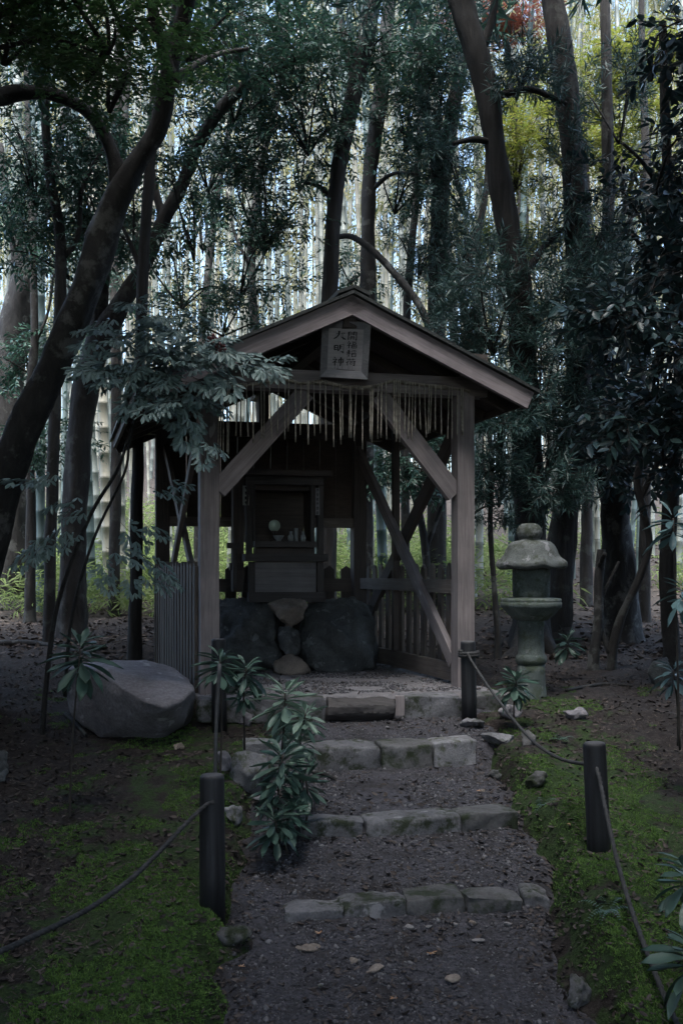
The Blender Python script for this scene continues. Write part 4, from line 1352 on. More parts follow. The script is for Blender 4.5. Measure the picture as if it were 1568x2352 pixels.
def crown(name, kind, mat, blobs, parent, scale=1., flat=False, up=None):
    """blobs: (x, y, depth, rx px, ry px, rz m, n) or ('w', X, Y, Z, rx, ry, rz, n, scale)"""
    Ps, Ds, Ss = [], [], []
    for b in blobs:
        if b[0] == 'w':  # unseen leaf masses outside the frame, added to shade the foreground
            _, x, y, z, rx, ry, rz, n, s = b
            c, rad = (x, y, z), (rx, ry, rz)
        else:
            x, y, d, rx, ry, rz, n = b[:7]
            s = b[7] if len(b) > 7 else 1.
            c, rad = P(x, y, d), (rx * d / F, rz, ry * d / F)
        if b[0] != 'w': n = max(4, int(n * CROWN_DENS))
        p, D, sub = blob_points(c, rad, n)
        if b[0] != 'w':
            tw = Acc()
            root = Vector(c) + Vector((random.gauss(0, .12), .15, -rad[2] * .9))
            for q in sub[:9]:
                q = Vector(q); mid = root.lerp(q, .55) + Vector((random.gauss(0, .06), random.gauss(0, .06), .08))
                tw.tube([(root, .013), (mid, .009), (q, .004)], 5, 4, .1)
        if b[0] != 'w': tw.obj('branch', M['bark'], parent)
        Ps.append(p); Ds.append(D); Ss.append(np.full(n, s) * RNG.uniform(.75, 1.3, n) * scale)
    p, D, S = np.concatenate(Ps), np.concatenate(Ds), np.concatenate(Ss)
    N_ = RNG.normal(size=D.shape) * .35 + np.array([0, 0, 1.])
    if flat: D[:, 2] *= .25; N_ = RNG.normal(size=D.shape) * .15 + np.array([0, 0, 1.])
    V, T, m = place(SPR[kind], p, D, N_, S)
    return mesh_obj(name, V, T, [mat, M['twig']], parent, False, m)


# ---- whorled shrubs
def whorl(t, c, r, n, rnd):
    """Leaves crowded on the last hand's breadth of a stem, the upper ones erect, the lower ones drooping."""
    c = np.asarray(c)
    for i in range(n):
        f = i / (n - 1)                      # 0 top, 1 lowest
        a = i * 2.399 + rnd.uniform(-.35, .35)
        el = 1.05 - 1.5 * f ** .8 + rnd.uniform(-.3, .3)
        L = r * rnd.uniform(.55, .9) * (.7 + .4 * min(1, f * 2))
        V, T = long_leaf(L, L * rnd.uniform(.27, .36), rnd.uniform(.1, .28), rnd.uniform(.1, .7))
        roll = rnd.uniform(-.45, .45)
        d = (math.cos(a) * math.cos(el), math.sin(a) * math.cos(el), math.sin(el))
        nn = (-math.cos(a) * math.sin(el) - math.sin(a) * roll, -math.sin(a) * math.sin(el) + math.cos(a) * roll, math.cos(el) + .05)
        t.add(xf(V, d, nn, c + np.array([math.cos(a) * .012, math.sin(a) * .012, -f * r * .75 + r * .15])), T)


def shrub(label, stems, mat, group='whorl leaved shrubs by the path', name='leafy_shrub', n=15):
    """stems: list of (base px (x,y,d), [whorl (x,y,d,r px)...])"""
    b0 = stems[0][0]
    r = thing(name, P(*b0), label, 'shrub', group)
    t = Tmpl(); rnd = random.Random(hash(label) % 1000 if False else len(label) * 7 + int(b0[0]))
    for base, ws in stems:
        top = ws[-1]
        pts = [(P(*base) - Vector((0, 0, .05)), .006)]
        for w in ws: pts.append((P(*w[:3]), .0045))
        if len(pts) == 2: pts.insert(1, ((pts[0][0] * .5 + pts[1][0] * .5) + Vector((rnd.uniform(-.02, .02), 0, 0)), .005))
        tube('stem', pts, M['twig'], r, 7, 5)
        for w in ws:
            rr = w[3] * w[2] / F
            whorl(t, P(*w[:3]), rr, int(n * 2.3), rnd)
    V, T, m = t.done()
    mesh_obj('foliage', V, T, mat, r, False)
    return r


shrub('pale green whorl on a thin stem, top centre of the path side clump', [((640, 1760, 4.75), [(652, 1672, 4.75, 40), (655, 1592, 4.72, 84)])], M['whorl_pale'])
shrub('small light green shrub leaning over the third step', [((690, 1800, 4.65), [(690, 1700, 4.65, 55), (702, 1640, 4.62, 62)])], M['whorl_pale'])
shrub('dark green shrub hiding the left end of the third step', [((640, 1915, 4.42), [(640, 1800, 4.4, 70), (650, 1735, 4.4, 86)]), ((700, 1880, 4.5), [(702, 1785, 4.5, 66)])], M['whorl'])
shrub('lowest dark shrub spreading leaves over the path edge', [((628, 1935, 4.3), [(632, 1880, 4.28, 78)]), ((660, 1935, 4.35), [(668, 1862, 4.32, 62)])], M['whorl'])
shrub('teal shrub on a bare stem before the left shrine post', [((505, 1790, 5.0), [(505, 1515, 5.0, 66)])], M['whorl'])
shrub('teal shrub whose whorl stands beside the reddish stone', [((562, 1700, 5.2), [(560, 1585, 5.2, 48), (566, 1535, 5.2, 62)])], M['whorl'])
shrub('tall single stemmed shrub with drooping whorl before the big boulder', [((160, 1900, 4.75), [(185, 1490, 4.75, 88)])], M['whorl'])
shrub('low dim sprout in the moss at the left', [((132, 1960, 4.6), [(130, 1935, 4.6, 48)])], M['whorl'])
shrub('teal rosette on a thin stem before the stone lantern', [((1184, 1680, 6.2), [(1184, 1560, 6.2, 56)])], M['whorl'], n=20)
shrub('small dark green plant right of the lantern shaft', [((1300, 1500, 7.8), [(1262 + 40, 1470, 7.8, 44)])], M['whorl'])
shrub('bluish seedling among the stones by the third step', [((1240, 1730, 5.9), [(1237, 1712, 5.9, 32)])], M['whorl'])
shrub('uppermost spray of broad blue leaves at the right edge', [((1560, 1700, 4.9), [(1545, 1190, 4.9, 72)])], M['whorl_blue'], 'blue leaved shrubs at the right edge', n=9)
shrub('middle spray of broad blue leaves at the right edge', [((1590, 1700, 4.8), [(1568, 1352, 4.8, 66)])], M['whorl_blue'], 'blue leaved shrubs at the right edge', n=9)
shrub('blue leaves drooping over the dark block shaped stone', [((1555, 1690, 5.0), [(1545, 1540, 5.0, 62)])], M['whorl_blue'], 'blue leaved shrubs at the right edge', n=10)
shrub('near drooping shrub at the lower right edge above the rope', [((1640, 2300, 3.4), [(1580, 2000, 3.3, 100)])], M['whorl'], 'near shrubs in the lower right corner', n=14)
shrub('nearest arching leaves in the bottom right corner', [((1660, 2500, 3.0), [(1588, 2180, 2.9, 120)])], M['whorl'], 'near shrubs in the lower right corner', n=12)

def fern(label, x, y, d, L, n):
    d = settle(x, y, d); c = np.asarray(P(x, y, d))
    t = Tmpl(); rnd = random.Random(int(x))
    for i in range(n):
        a = rnd.uniform(0, 6.28); lift = rnd.uniform(.5, 1.0)
        for k in range(9):
            f = .15 + .85 * k / 8
            p = c + np.array([math.cos(a) * L * f, math.sin(a) * L * f, L * (lift * f - .75 * f * f)])
            for sg in (-1, 1):
                b = a + sg * 1.15
                V, T = leaf_arrays(L * .30 * (1.05 - f * .85), L * .085, .1, .15)
                t.add(xf(V, (math.cos(b), math.sin(b), -.1), (0, 0, 1), p), T)
    V, T, m = t.done()
    return tag(mesh_obj('fern', V, T, M['whorl'], None, False), label, 'fern', 'little ferns on the bank')


fern('little fern beside the pale flat stone ending the lowest step', 1392, 2092, 3.85, .10, 8)
fern('fern at the foot of the moss bank by the second step', 1250, 1850, 4.6, .11, 8)
fern('small fern in the shade right of the third step', 1290, 1700, 5.8, .10, 6)

# ---- nandina in front of the left eave
nan = thing('nandina_shrub', P(100, 1660, 6.1), 'tall nandina shrub with grey green leaves and red berries at the left eave', 'shrub')
for pts in ([(95, 1720, 6.15, 14), (108, 1560, 6.1, 13), (135, 1380, 6.05, 11), (205, 1190, 6.0, 9), (270, 1080, 5.95, 8), (297, 1000, 5.9, 7), (330, 920, 5.85, 6), (380, 860, 5.8, 5)],
            [(150, 1600, 6.2, 9), (165, 1420, 6.15, 8), (215, 1240, 6.05, 7), (285, 1090, 5.9, 6), (300, 1010, 5.85, 6), (340, 880, 5.75, 5), (400, 810, 5.7, 4)]):
    tube('stem', [(P(x, y, d), w / 2 * d / F) for x, y, d, w in pts], M['bark'], nan, 8, 5, .1)
pos, D = [], []
NB = [(330, 805, 55, 32, 8), (400, 815, 65, 32, 10), (470, 835, 55, 30, 10), (305, 850, 55, 36, 8), (350, 882, 70, 32, 12), (425, 885, 60, 32, 12), (505, 855, 45, 22, 6), (415, 930, 38, 22, 7), (360, 920, 45, 20, 6),
      (430, 975, 10, 20, 2), (462, 1030, 6, 20, 2), (265, 780, 34, 24, 4), (245, 870, 30, 34, 2), (570, 862, 30, 10, 3), (310, 740, 60, 25, 6), (420, 770, 60, 20, 6)]
for x, y, rx, ry, n in NB:
    for _ in range(n):
        px, py = x + random.gauss(0, rx * .62), y - 22 + random.gauss(0, ry * .6)
        d = random.uniform(5.45, 5.95)
        p = P(px, py, d); pos.append(tuple(p))
        out = Vector(((px - 340) / 260 + random.gauss(0, .5), random.gauss(-.45, .4), -.12 - max(0, (py - 900) / 120) + random.gauss(0, .2)))
        D.append(tuple(out))
for px, py, d, out in ((240, 1260, 6.0, (.6, -.3, -.5)), (250, 1330, 6.0, (.4, -.4, -.6)), (300, 1300, 5.95, (.9, -.2, -.4)), (330, 1310, 5.9, (1, -.2, -.5)), (180, 1200, 6.0, (-.6, -.3, -.4)), (200, 1150, 6.0, (-.9, -.2, -.2)),
                       (90, 1230, 6.1, (-.7, -.4, -.5)), (280, 1190, 5.95, (.8, -.3, -.3)), (350, 1150, 5.9, (1, -.1, -.3)), (380, 1120, 5.9, (1, -.1, -.2)), (150, 1100, 6.0, (-.8, -.3, -.2))):
    for _ in range(1 if px > 320 else 2):
        pos.append(tuple(P(px + random.gauss(0, 18), py + random.gauss(0, 18), d))); D.append(tuple(Vector(out) + Vector((random.gauss(0, .25), random.gauss(0, .2), random.gauss(0, .15)))))
pos, D = np.array(pos), np.array(D)
V, T, m = place(SPR['nandina'], pos, D, RNG.normal(size=D.shape) * .25 + np.array([0, -.5, 1.]), RNG.uniform(.65, .98, len(pos)))
mesh_obj('foliage', V, T, [M['nandina'], M['twig']], nan, False, m)


def berries(x, y, d, n, r):
    bm = bmesh.new()
    for _ in range(n):
        c = P(x + random.gauss(0, r), y + random.gauss(0, r * .7), d + random.gauss(0, .03))
        bmesh.ops.create_icosphere(bm, subdivisions=1, radius=.010, matrix=Matrix.Translation(c))
    bm_obj('berry_cluster', bm, M['berry'], nan, True)


berries(508, 800, 5.5, 26, 8); berries(494, 780, 5.5, 16, 7); berries(330, 850, 5.6, 24, 8)

# ------------------------------------------------------------------ trees
def tree(name, label, mat, path, limbs=(), crowns=(), group=None, cat='tree', seg=22, rough=.19, base=True, flare=1.35):
    """path: (x, y, depth, width px) from the foot up; the foot is run down into the ground."""
    pts = [(P(x, y, d), w / 2 * d / F) for x, y, d, w in path]
    if base:
        p, r = pts[0]
        gz = ground_h(p.x, p.y)
        if p.z > gz + .12:
            pts.insert(0, (Vector((p.x, p.y, gz + .1)), r * 1.08))
        p, r = pts[0]
        pts.insert(0, (Vector((p.x, p.y, gz - .15)), r * flare))
    t = thing(name, pts[0][0] + Vector((0, 0, .15)), label, cat, group)
    tube('trunk', pts, mat, t, seg, 10, rough, 7)
    for lb in limbs:
        tube('limb', [(P(x, y, d), w / 2 * d / F) for x, y, d, w in lb], mat, t, 10, 9, rough, 9)
    for cr in crowns:
        kind, mt, blobs = cr[0], cr[1], cr[2]
        crown('crown', kind, M[mt], blobs, t, *cr[3:])
    return t


GT = 'dark evergreen trees round the shrine'
tree('evergreen_tree', 'massive leaning tree with forked trunk filling the upper left', M['bark_pale'],
     [(-70, 1400, 6.6, 111), (-10, 1180, 6.6, 89), (50, 1000, 6.55, 77), (130, 830, 6.5, 72), (205, 640, 6.45, 70), (262, 470, 6.4, 65), (318, 370, 6.35, 48), (368, 280, 6.3, 43), (392, 150, 6.2, 40), (425, 20, 6.1, 37), (450, -200, 5.9, 33), (470, -600, 5.6, 26)],
     [[(275, 440, 6.4, 50), (264, 370, 6.35, 34), (240, 310, 6.3, 30), (200, 255, 6.2, 30), (140, 222, 6.1, 28), (70, 212, 6.05, 32), (0, 222, 6.0, 40), (-120, 260, 5.9, 40)],
      [(390, 170, 6.2, 34), (370, 100, 6.1, 26), (352, 20, 6.0, 26), (330, -150, 5.9, 22)],
      [(400, 190, 6.2, 26), (430, 160, 6.3, 18), (500, 125, 6.5, 12), (570, 112, 6.6, 9)]],
     [('broad', 'broad', [(470, 50, 6.6, 110, 70, .6, 40), (60, 20, 6.4, 100, 60, .6, 18), ('w', -1.8, 5.0, 6.6, 2.6, 2.4, .9, 420, 1.8), ('w', -3.6, 3.2, 5.6, 1.6, 2.2, .9, 260, 1.8), ('w', -.6, 2.6, 6.6, 2.0, 2.0, .6, 260, 1.8)])], GT, seg=26)
tree('evergreen_tree', 'tree with brown foot behind the nandina and long limb curving over the clearing', M['bark'],
     [(168, 1395, 10.2, 66), (170, 1250, 10.2, 58), (178, 1080, 10.2, 56), (192, 930, 10.2, 58), (222, 800, 10.2, 58), (275, 705, 10.2, 44), (335, 600, 10.2, 34), (378, 500, 10.2, 32), (420, 420, 10.2, 30), (450, 340, 10.2, 30), (500, 260, 10.2, 28), (570, 190, 10.2, 24), (680, 130, 10.2, 18)],
     [[(222, 790, 10.2, 40), (235, 640, 10.3, 34), (255, 480, 10.4, 28), (268, 300, 10.5, 22), (275, 60, 10.6, 18)],
      [(378, 500, 10.2, 22), (352, 420, 10.3, 18), (345, 300, 10.4, 16), (360, 150, 10.4, 12)]],
     [('broad', 'broad', [(480, 330, 10.6, 130, 110, .9, 210), (620, 440, 10.8, 110, 150, .8, 230), (560, 160, 10.4, 170, 120, 1., 300), (430, 620, 11., 110, 90, .7, 150), (590, 610, 11, 110, 70, .7, 120), (700, 200, 10.6, 100, 160, .9, 200), (520, 720, 11.2, 110, 50, .6, 90), (540, 60, 10.4, 150, 70, .9, 190), (200, 440, 10.4, 110, 110, .7, 150)])], GT)
tree('evergreen_tree', 'slender straight tree standing just left of the pavilion roof', M['bark_brown'],
     [(310, 1505, 8.8, 34), (313, 1300, 8.8, 30), (318, 1000, 8.8, 27), (325, 700, 8.8, 26), (340, 450, 8.8, 24), (362, 250, 8.8, 22), (400, 60, 8.8, 20), (440, -300, 8.8, 16)],
     [[(330, 640, 8.8, 14), (300, 560, 8.8, 10), (270, 500, 8.8, 7)]],
     [('broad', 'broad', [(300, 480, 9.2, 70, 80, .5, 60), (420, 480, 9.4, 60, 120, .5, 70), ('w', -1.2, 8.2, 7.2, 2.0, 1.8, .9, 220, 1.7)])], GT, seg=14)
tree('evergreen_tree', 'thin wavy dark tree between the leaning tree and the picture edge', M['bark'],
     [(112, 1480, 9.6, 28), (118, 1200, 9.6, 26), (128, 900, 9.6, 26), (140, 650, 9.6, 26), (135, 520, 9.6, 24), (115, 400, 9.6, 22), (104, 250, 9.6, 20), (110, 60, 9.6, 16), (130, -200, 9.6, 12)],
     [[(140, 600, 9.6, 14), (180, 540, 9.6, 12), (190, 430, 9.6, 10), (240, 340, 9.6, 8)]],
     [('broad', 'broad', [(80, 330, 9.8, 110, 150, .8, 220), (220, 230, 10, 100, 160, .8, 230), (60, 110, 9.6, 130, 110, .8, 200), (90, 560, 10.2, 90, 80, .7, 120), (200, 480, 10, 90, 90, .6, 130)])], GT, seg=12)
tree('evergreen_tree', 'pale hollow trunked tree far left with a fork', M['bark_pale'],
     [(25, 1330, 12.5, 90), (18, 1050, 12.5, 78), (22, 850, 12.5, 70), (48, 700, 12.5, 68), (70, 600, 12.5, 60), (90, 520, 12.5, 34), (120, 420, 12.5, 24), (150, 250, 12.5, 16)],
     [[(55, 640, 12.5, 44), (35, 540, 12.5, 30), (15, 450, 12.5, 22), (0, 330, 12.5, 16)]],
     [('broad', 'broad', [(40, 780, 11.5, 80, 80, .7, 110), (130, 680, 11.5, 70, 70, .7, 80), (20, 480, 12, 90, 100, .8, 120)])], GT)
tree('evergreen_tree', 'dark straight tree rising right behind the roof ridge', M['bark'],
     [(752, 900, 11, 40), (757, 700, 11, 37), (764, 540, 11, 35), (776, 400, 11, 36), (800, 270, 11, 38), (826, 150, 11, 40), (848, 40, 11, 42), (880, -160, 11, 34), (910, -500, 11, 24)],
     [[(770, 470, 11, 16), (735, 430, 11, 10), (700, 420, 11, 7)], [(815, 200, 11, 22), (790, 90, 11, 16), (770, -40, 11, 12)]],
     [('broad', 'broad', [(840, 70, 11, 170, 90, .9, 240), (720, 60, 10.8, 110, 70, .8, 130), (690, 330, 11.4, 60, 110, .6, 90), (790, 210, 10.8, 110, 80, .8, 120), ('w', .4, 9.5, 8.2, 2.2, 2.2, .9, 260, 1.8)])], GT)
tree('evergreen_tree', 'grey barked tree just right of the ridge tree', M['bark_pale'],
     [(838, 900, 12, 38), (842, 700, 12, 36), (845, 520, 12, 34), (848, 420, 12, 34), (862, 300, 12, 36), (878, 170, 12, 34), (890, 40, 12, 30), (905, -200, 12, 22)],
     [[(850, 440, 12, 12), (900, 400, 11.8, 8), (960, 400, 11.6, 6)], [(768, 545, 11.6, 12), (810, 545, 11.5, 14), (860, 580, 11.4, 16), (920, 645, 11.3, 17), (965, 705, 11.2, 17), (990, 770, 11.2, 16)]],
     [('broad', 'broad', [(950, 220, 11.8, 90, 130, .8, 220), (930, 400, 12, 70, 90, .6, 130), (1000, 90, 11.6, 100, 90, .8, 160), (800, 600, 12.2, 90, 50, .5, 50)])], GT)
tree('needle_tree', 'dark upright tree above the right roof slope', M['bark'],
     [(1002, 900, 12.2, 42), (1002, 720, 12.2, 40), (1005, 560, 12.2, 38), (1012, 440, 12.2, 38), (1028, 320, 12.2, 36), (1050, 200, 12.2, 28), (1070, 60, 12.2, 22), (1085, -150, 12.2, 16)],
     [[(1010, 460, 12.2, 22), (985, 300, 12.1, 18), (965, 160, 12, 16), (940, 20, 11.9, 14)], [(1006, 400, 12.2, 14), (960, 330, 12, 10), (920, 300, 11.8, 8)]],
     [('podo', 'podo', [(1010, 380, 11.9, 90, 120, .7, 170), (1060, 540, 11.9, 70, 100, .6, 130), (960, 560, 12.2, 60, 80, .6, 90), (1090, 680, 11.4, 90, 70, .6, 150), (1000, 200, 11.8, 90, 110, .7, 150), (1010, 70, 11.6, 120, 80, .8, 150)])], GT)
tree('needle_tree', 'thick brown tree behind the stone lantern bending left at the top', M['bark_brown'],
     [(1222, 1480, 9.5, 104), (1218, 1380, 9.5, 80), (1216, 1220, 9.5, 72), (1208, 1000, 9.5, 66), (1200, 820, 9.5, 62), (1190, 650, 9.5, 58), (1165, 520, 9.5, 54), (1142, 380, 9.5, 52), (1118, 220, 9.5, 54), (1085, 90, 9.5, 58), (1058, 0, 9.5, 56), (1020, -200, 9.4, 46), (980, -500, 9.2, 30)],
     [[(1215, 1440, 9.4, 60), (1190, 1500, 9.1, 44), (1150, 1530, 8.9, 34), (1128, 1545, 8.75, 24)], [(1230, 1440, 9.4, 50), (1262, 1490, 9.2, 30), (1285, 1530, 9.1, 22)],
      [(1120, 230, 9.5, 20), (1165, 215, 9.4, 16), (1215, 205, 9.3, 15), (1262, 222, 9.3, 14), (1300, 240, 9.3, 12)],
      [(1200, 640, 9.5, 20), (1225, 600, 9.6, 18), (1255, 560, 9.7, 14), (1300, 520, 9.8, 9)], [(1100, 120, 9.5, 26), (1125, 60, 9.5, 20), (1140, -30, 9.5, 18)],
      [(1135, 330, 9.5, 18), (1090, 320, 9.4, 14), (1040, 330, 9.3, 10)]],
     [('podo', 'podo', [(1200, 170, 9.3, 100, 45, .5, 110), (1150, 700, 9.1, 80, 120, .6, 150), (1250, 690, 9.4, 60, 110, .5, 120), (1100, 860, 9.6, 60, 90, .5, 110), (1160, 960, 8.9, 60, 80, .4, 90), (1260, 900, 9., 70, 120, .5, 150), (1130, 1090, 9.6, 50, 80, .4, 70), (1270, 1110, 8.9, 70, 60, .4, 90), (1090, 780, 9.8, 110, 40, .5, 90),
                        ('w', 1.4, 8.2, 7.8, 2.2, 2.2, .9, 260, 2.0), ('w', .9, 5.4, 7.4, 1.8, 1.6, .7, 200, 2.0)])], GT, seg=24)
tree('needle_tree', 'tall straight dark tree on the right reaching the top edge', M['bark'],
     [(1282, 1420, 9.9, 60), (1298, 1200, 9.9, 58), (1312, 1050, 9.9, 58), (1328, 850, 9.9, 60), (1328, 650, 9.9, 60), (1322, 480, 9.9, 58), (1312, 330, 9.9, 54), (1296, 180, 9.9, 54), (1278, 60, 9.9, 52), (1262, -60, 9.9, 48), (1240, -350, 9.9, 40)],
     [[(1315, 900, 9.9, 34), (1345, 780, 9.8, 26), (1375, 640, 9.8, 20), (1390, 500, 9.8, 16), (1400, 300, 9.8, 12)], [(1318, 620, 9.9, 16), (1345, 560, 9.9, 12), (1400, 530, 9.8, 8)]],
     [('podo', 'podo', [(1300, 420, 9.6, 60, 110, .5, 90), (1340, 640, 9.5, 90, 130, .6, 150), (1290, 1000, 9.4, 60, 130, .5, 120), (1350, 880, 9.5, 70, 110, .5, 110), ('w', 2.6, 7.6, 7.6, 2.0, 2.4, .9, 240, 2.0)])], GT, seg=22)
tree('camellia_tree', 'mottled twin trunk tree right of the lantern with deep shade beneath', M['bark_pale'],
     [(1425, 1420, 10, 84), (1422, 1300, 10, 74), (1412, 1180, 10, 66), (1420, 1060, 10, 58), (1445, 950, 10, 48), (1470, 820, 10, 36), (1490, 600, 10, 26)],
     [[(1415, 1200, 10, 44), (1380, 1080, 10, 36), (1365, 980, 10, 28), (1355, 860, 10, 20)], [(1440, 960, 10, 36), (1500, 860, 9.8, 26), (1540, 700, 9.6, 20)]],
     [('camellia', 'camellia', [(1500, 420, 9.2, 100, 130, .7, 85), (1450, 780, 9.2, 80, 110, .6, 100), (1490, 980, 9, 80, 90, .6, 90), (1410, 1060, 9.2, 50, 50, .4, 35)])], GT)
tree('camellia_tree', 'dark leafy tree crowding the right edge with large glossy leaves', M['bark'],
     [(1540, 1480, 8.2, 36), (1532, 1330, 8.2, 36), (1540, 1150, 8.2, 36), (1556, 980, 8.2, 34), (1560, 800, 8.1, 30), (1545, 600, 8, 26), (1530, 350, 7.8, 22), (1520, 50, 7.6, 18)],
     [[(1548, 700, 8, 16), (1500, 600, 7.6, 12), (1450, 540, 7.2, 8)], [(1540, 480, 7.9, 14), (1480, 380, 7.5, 10), (1430, 330, 7.2, 7)]],
     [('camellia', 'camellia', [(1540, 640, 7.2, 70, 120, .6, 110), (1520, 860, 7.1, 70, 90, .5, 95), (1550, 1010, 7., 50, 90, .4, 70), (1540, 330, 7.2, 70, 110, .5, 65), (1520, 90, 7., 90, 80, .5, 60), (1440, 720, 6.8, 50, 80, .4, 60), (1420, 960, 7., 40, 60, .3, 30),
                                ('w', 3.1, 4.6, 4.6, .9, 1.6, 1.3, 600, 1.1), ('w', 3.4, 2.6, 4.2, 1.1, 1.3, 1.3, 400, 1.1)])], GT)
tree('sapling', 'curving twin stemmed sapling on the bare earth right of the lantern', M['bark'],
     [(1405, 1505, 8.3, 22), (1425, 1420, 8.3, 20), (1465, 1330, 8.3, 18), (1490, 1250, 8.3, 17), (1475, 1170, 8.3, 18), (1462, 1100, 8.3, 18), (1490, 1000, 8.3, 16), (1530, 900, 8.3, 12)],
     [[(1470, 1150, 8.3, 14), (1500, 1080, 8.25, 12), (1540, 1000, 8.2, 9)], [(1398, 1500, 8.3, 14), (1375, 1400, 8.35, 9), (1420, 1290, 8.4, 6)]],
     [('camellia', 'camellia', [(1500, 960, 8.2, 60, 50, .4, 60)])], 'saplings on the bare earth', 'sapling', 10)
tree('tree_stump', 'sawn off knotty young trunk beside the curving sapling', M['bark_pale'],
     [(1362, 1510, 8.3, 26), (1372, 1430, 8.3, 22), (1374, 1340, 8.3, 22), (1378, 1290, 8.3, 22), (1380, 1262, 8.3, 18)],
     [[(1376, 1300, 8.28, 12), (1384, 1280, 8.2, 12), (1388, 1272, 8.15, 10)]], (), None, 'stump', 12, .14)
tree('sapling', 'thin pale sapling between the right shrine post and the lantern', M['bark_pale'],
     [(1142, 1450, 8.9, 16), (1132, 1320, 8.9, 13), (1125, 1200, 8.9, 12), (1128, 1050, 8.9, 12), (1110, 900, 8.9, 9)],
     [[(1128, 1180, 8.9, 7), (1112, 1080, 8.9, 6), (1108, 1000, 8.9, 5)]], [('podo', 'podo', [(1115, 1130, 8.9, 35, 60, .3, 45), (1120, 930, 8.9, 40, 60, .3, 40)])], 'saplings on the bare earth', 'sapling', 9)
tree('sapling', 'crooked pale sapling seen through the crossed braces', M['bark_pale'],
     [(985, 1400, 11.5, 20), (975, 1250, 11.5, 18), (955, 1150, 11.5, 17), (935, 1080, 11.5, 16), (925, 990, 11.5, 14), (915, 850, 11.5, 12)],
     [[(978, 1260, 11.5, 12), (1000, 1200, 11.5, 10), (1030, 1120, 11.5, 8)]], [('broad', 'broad', [(900, 1040, 11.5, 60, 70, .5, 110), (970, 1060, 11.4, 60, 60, .5, 110), (1040, 980, 11.4, 50, 60, .4, 80)])], 'saplings on the bare earth', 'sapling', 9)
tree('needle_tree', 'leaning trunk crossing behind the tall straight right tree', M['bark'],
     [(1262, 1340, 10.8, 46), (1290, 1180, 10.8, 44), (1325, 1020, 10.8, 42), (1368, 850, 10.8, 38), (1385, 700, 10.8, 34), (1396, 500, 10.8, 28), (1394, 300, 10.8, 26), (1390, 80, 10.8, 24), (1385, -200, 10.8, 20)],
     [[(1390, 600, 10.8, 16), (1440, 520, 10.6, 12), (1480, 400, 10.5, 9)]],
     [('podo', 'podo', [(1420, 620, 10.4, 70, 110, .5, 120), (1390, 200, 10.5, 60, 130, .5, 80)])], GT)
GM = 'slender trees in front of the bamboo'
for lab, mt, path, limbs, bl in (
    ('slender dark tree in the gap left of the slender straight tree', 'bark', [(262, 1330, 12, 26), (268, 900, 12, 23), (262, 560, 12, 21), (285, 300, 12, 18), (300, 40, 12, 15), (310, -200, 12, 12)], [[(264, 640, 12, 10), (225, 560, 12, 7), (200, 450, 12, 5)]], [(250, 640, 12, 60, 70, .5, 60)]),
    ('thin crooked tree whose stem shows through leaves left of the roof', 'bark_pale', [(600, 1000, 12.4, 22), (585, 760, 12.4, 20), (578, 560, 12.4, 19), (600, 380, 12.4, 16), (640, 200, 12.4, 14), (655, -50, 12.4, 11)], [[(580, 620, 12.4, 9), (540, 540, 12.4, 7), (520, 440, 12.4, 5)], [(600, 400, 12.4, 9), (660, 330, 12.4, 7), (725, 225, 12.4, 5)]], [(560, 560, 12.3, 60, 60, .5, 60)]),
    ('thin pale stem leaning right beyond the left roof edge', 'bark_pale', [(455, 980, 12.8, 18), (470, 700, 12.8, 17), (500, 450, 12.8, 15), (540, 200, 12.8, 13), (560, -60, 12.8, 10)], [], [(470, 520, 12.7, 50, 60, .5, 40)]),
    ('thin dark tree right of the grey barked tree', 'bark', [(930, 1000, 13, 20), (935, 700, 13, 19), (955, 450, 13, 17), (965, 220, 13, 15), (950, -60, 13, 12)], [[(950, 480, 13, 8), (985, 400, 13, 6), (1000, 300, 13, 5)]], [(930, 560, 12.8, 50, 60, .5, 50)]),
    ('crooked thin tree between the upright tree and the thick brown trunk', 'bark', [(1075, 1050, 11.6, 20), (1082, 820, 11.6, 19), (1062, 660, 11.6, 17), (1100, 520, 11.6, 15), (1120, 380, 11.6, 13), (1118, 100, 11.6, 10)], [[(1070, 700, 11.6, 9), (1110, 640, 11.6, 7), (1135, 560, 11.6, 5)]], [(1090, 560, 11.5, 50, 60, .4, 50)]),
    ('dark thin stem at the right between mottled trunk and edge tree', 'bark', [(1478, 1330, 11.4, 26), (1480, 1100, 11.4, 24), (1465, 850, 11.4, 22), (1490, 560, 11.4, 20), (1478, 250, 11.4, 17), (1470, -60, 11.4, 13)], [[(1480, 600, 11.4, 10), (1440, 480, 11.4, 7), (1425, 360, 11.4, 5)]], [(1470, 560, 11.2, 50, 60, .4, 40)]),
    ('narrow dark trunk seen between lantern cap and mottled tree', 'bark', [(1345, 1290, 12.6, 28), (1350, 1080, 12.6, 25), (1358, 860, 12.6, 22), (1350, 560, 12.6, 18), (1340, 260, 12.6, 14)], [], [(1340, 1080, 12.4, 60, 60, .4, 50)]),
    ('dark narrow tree at the far left edge before the bamboo', 'bark', [(70, 1370, 11.4, 24), (72, 1150, 11.4, 22), (66, 950, 11.4, 20), (80, 760, 11.4, 18), (72, 480, 11.4, 15), (60, 150, 11.4, 11)], [[(76, 800, 11.4, 9), (110, 720, 11.4, 7), (125, 620, 11.4, 5)]], [(80, 980, 11.3, 60, 70, .5, 60), (190, 980, 11.2, 50, 60, .4, 40)])):
    tree('slender_tree', lab, M[mt], path, limbs, [('broad' if path[0][0] < 900 else 'podo', 'broad' if path[0][0] < 900 else 'podo', bl)], GM, 'tree', 12)
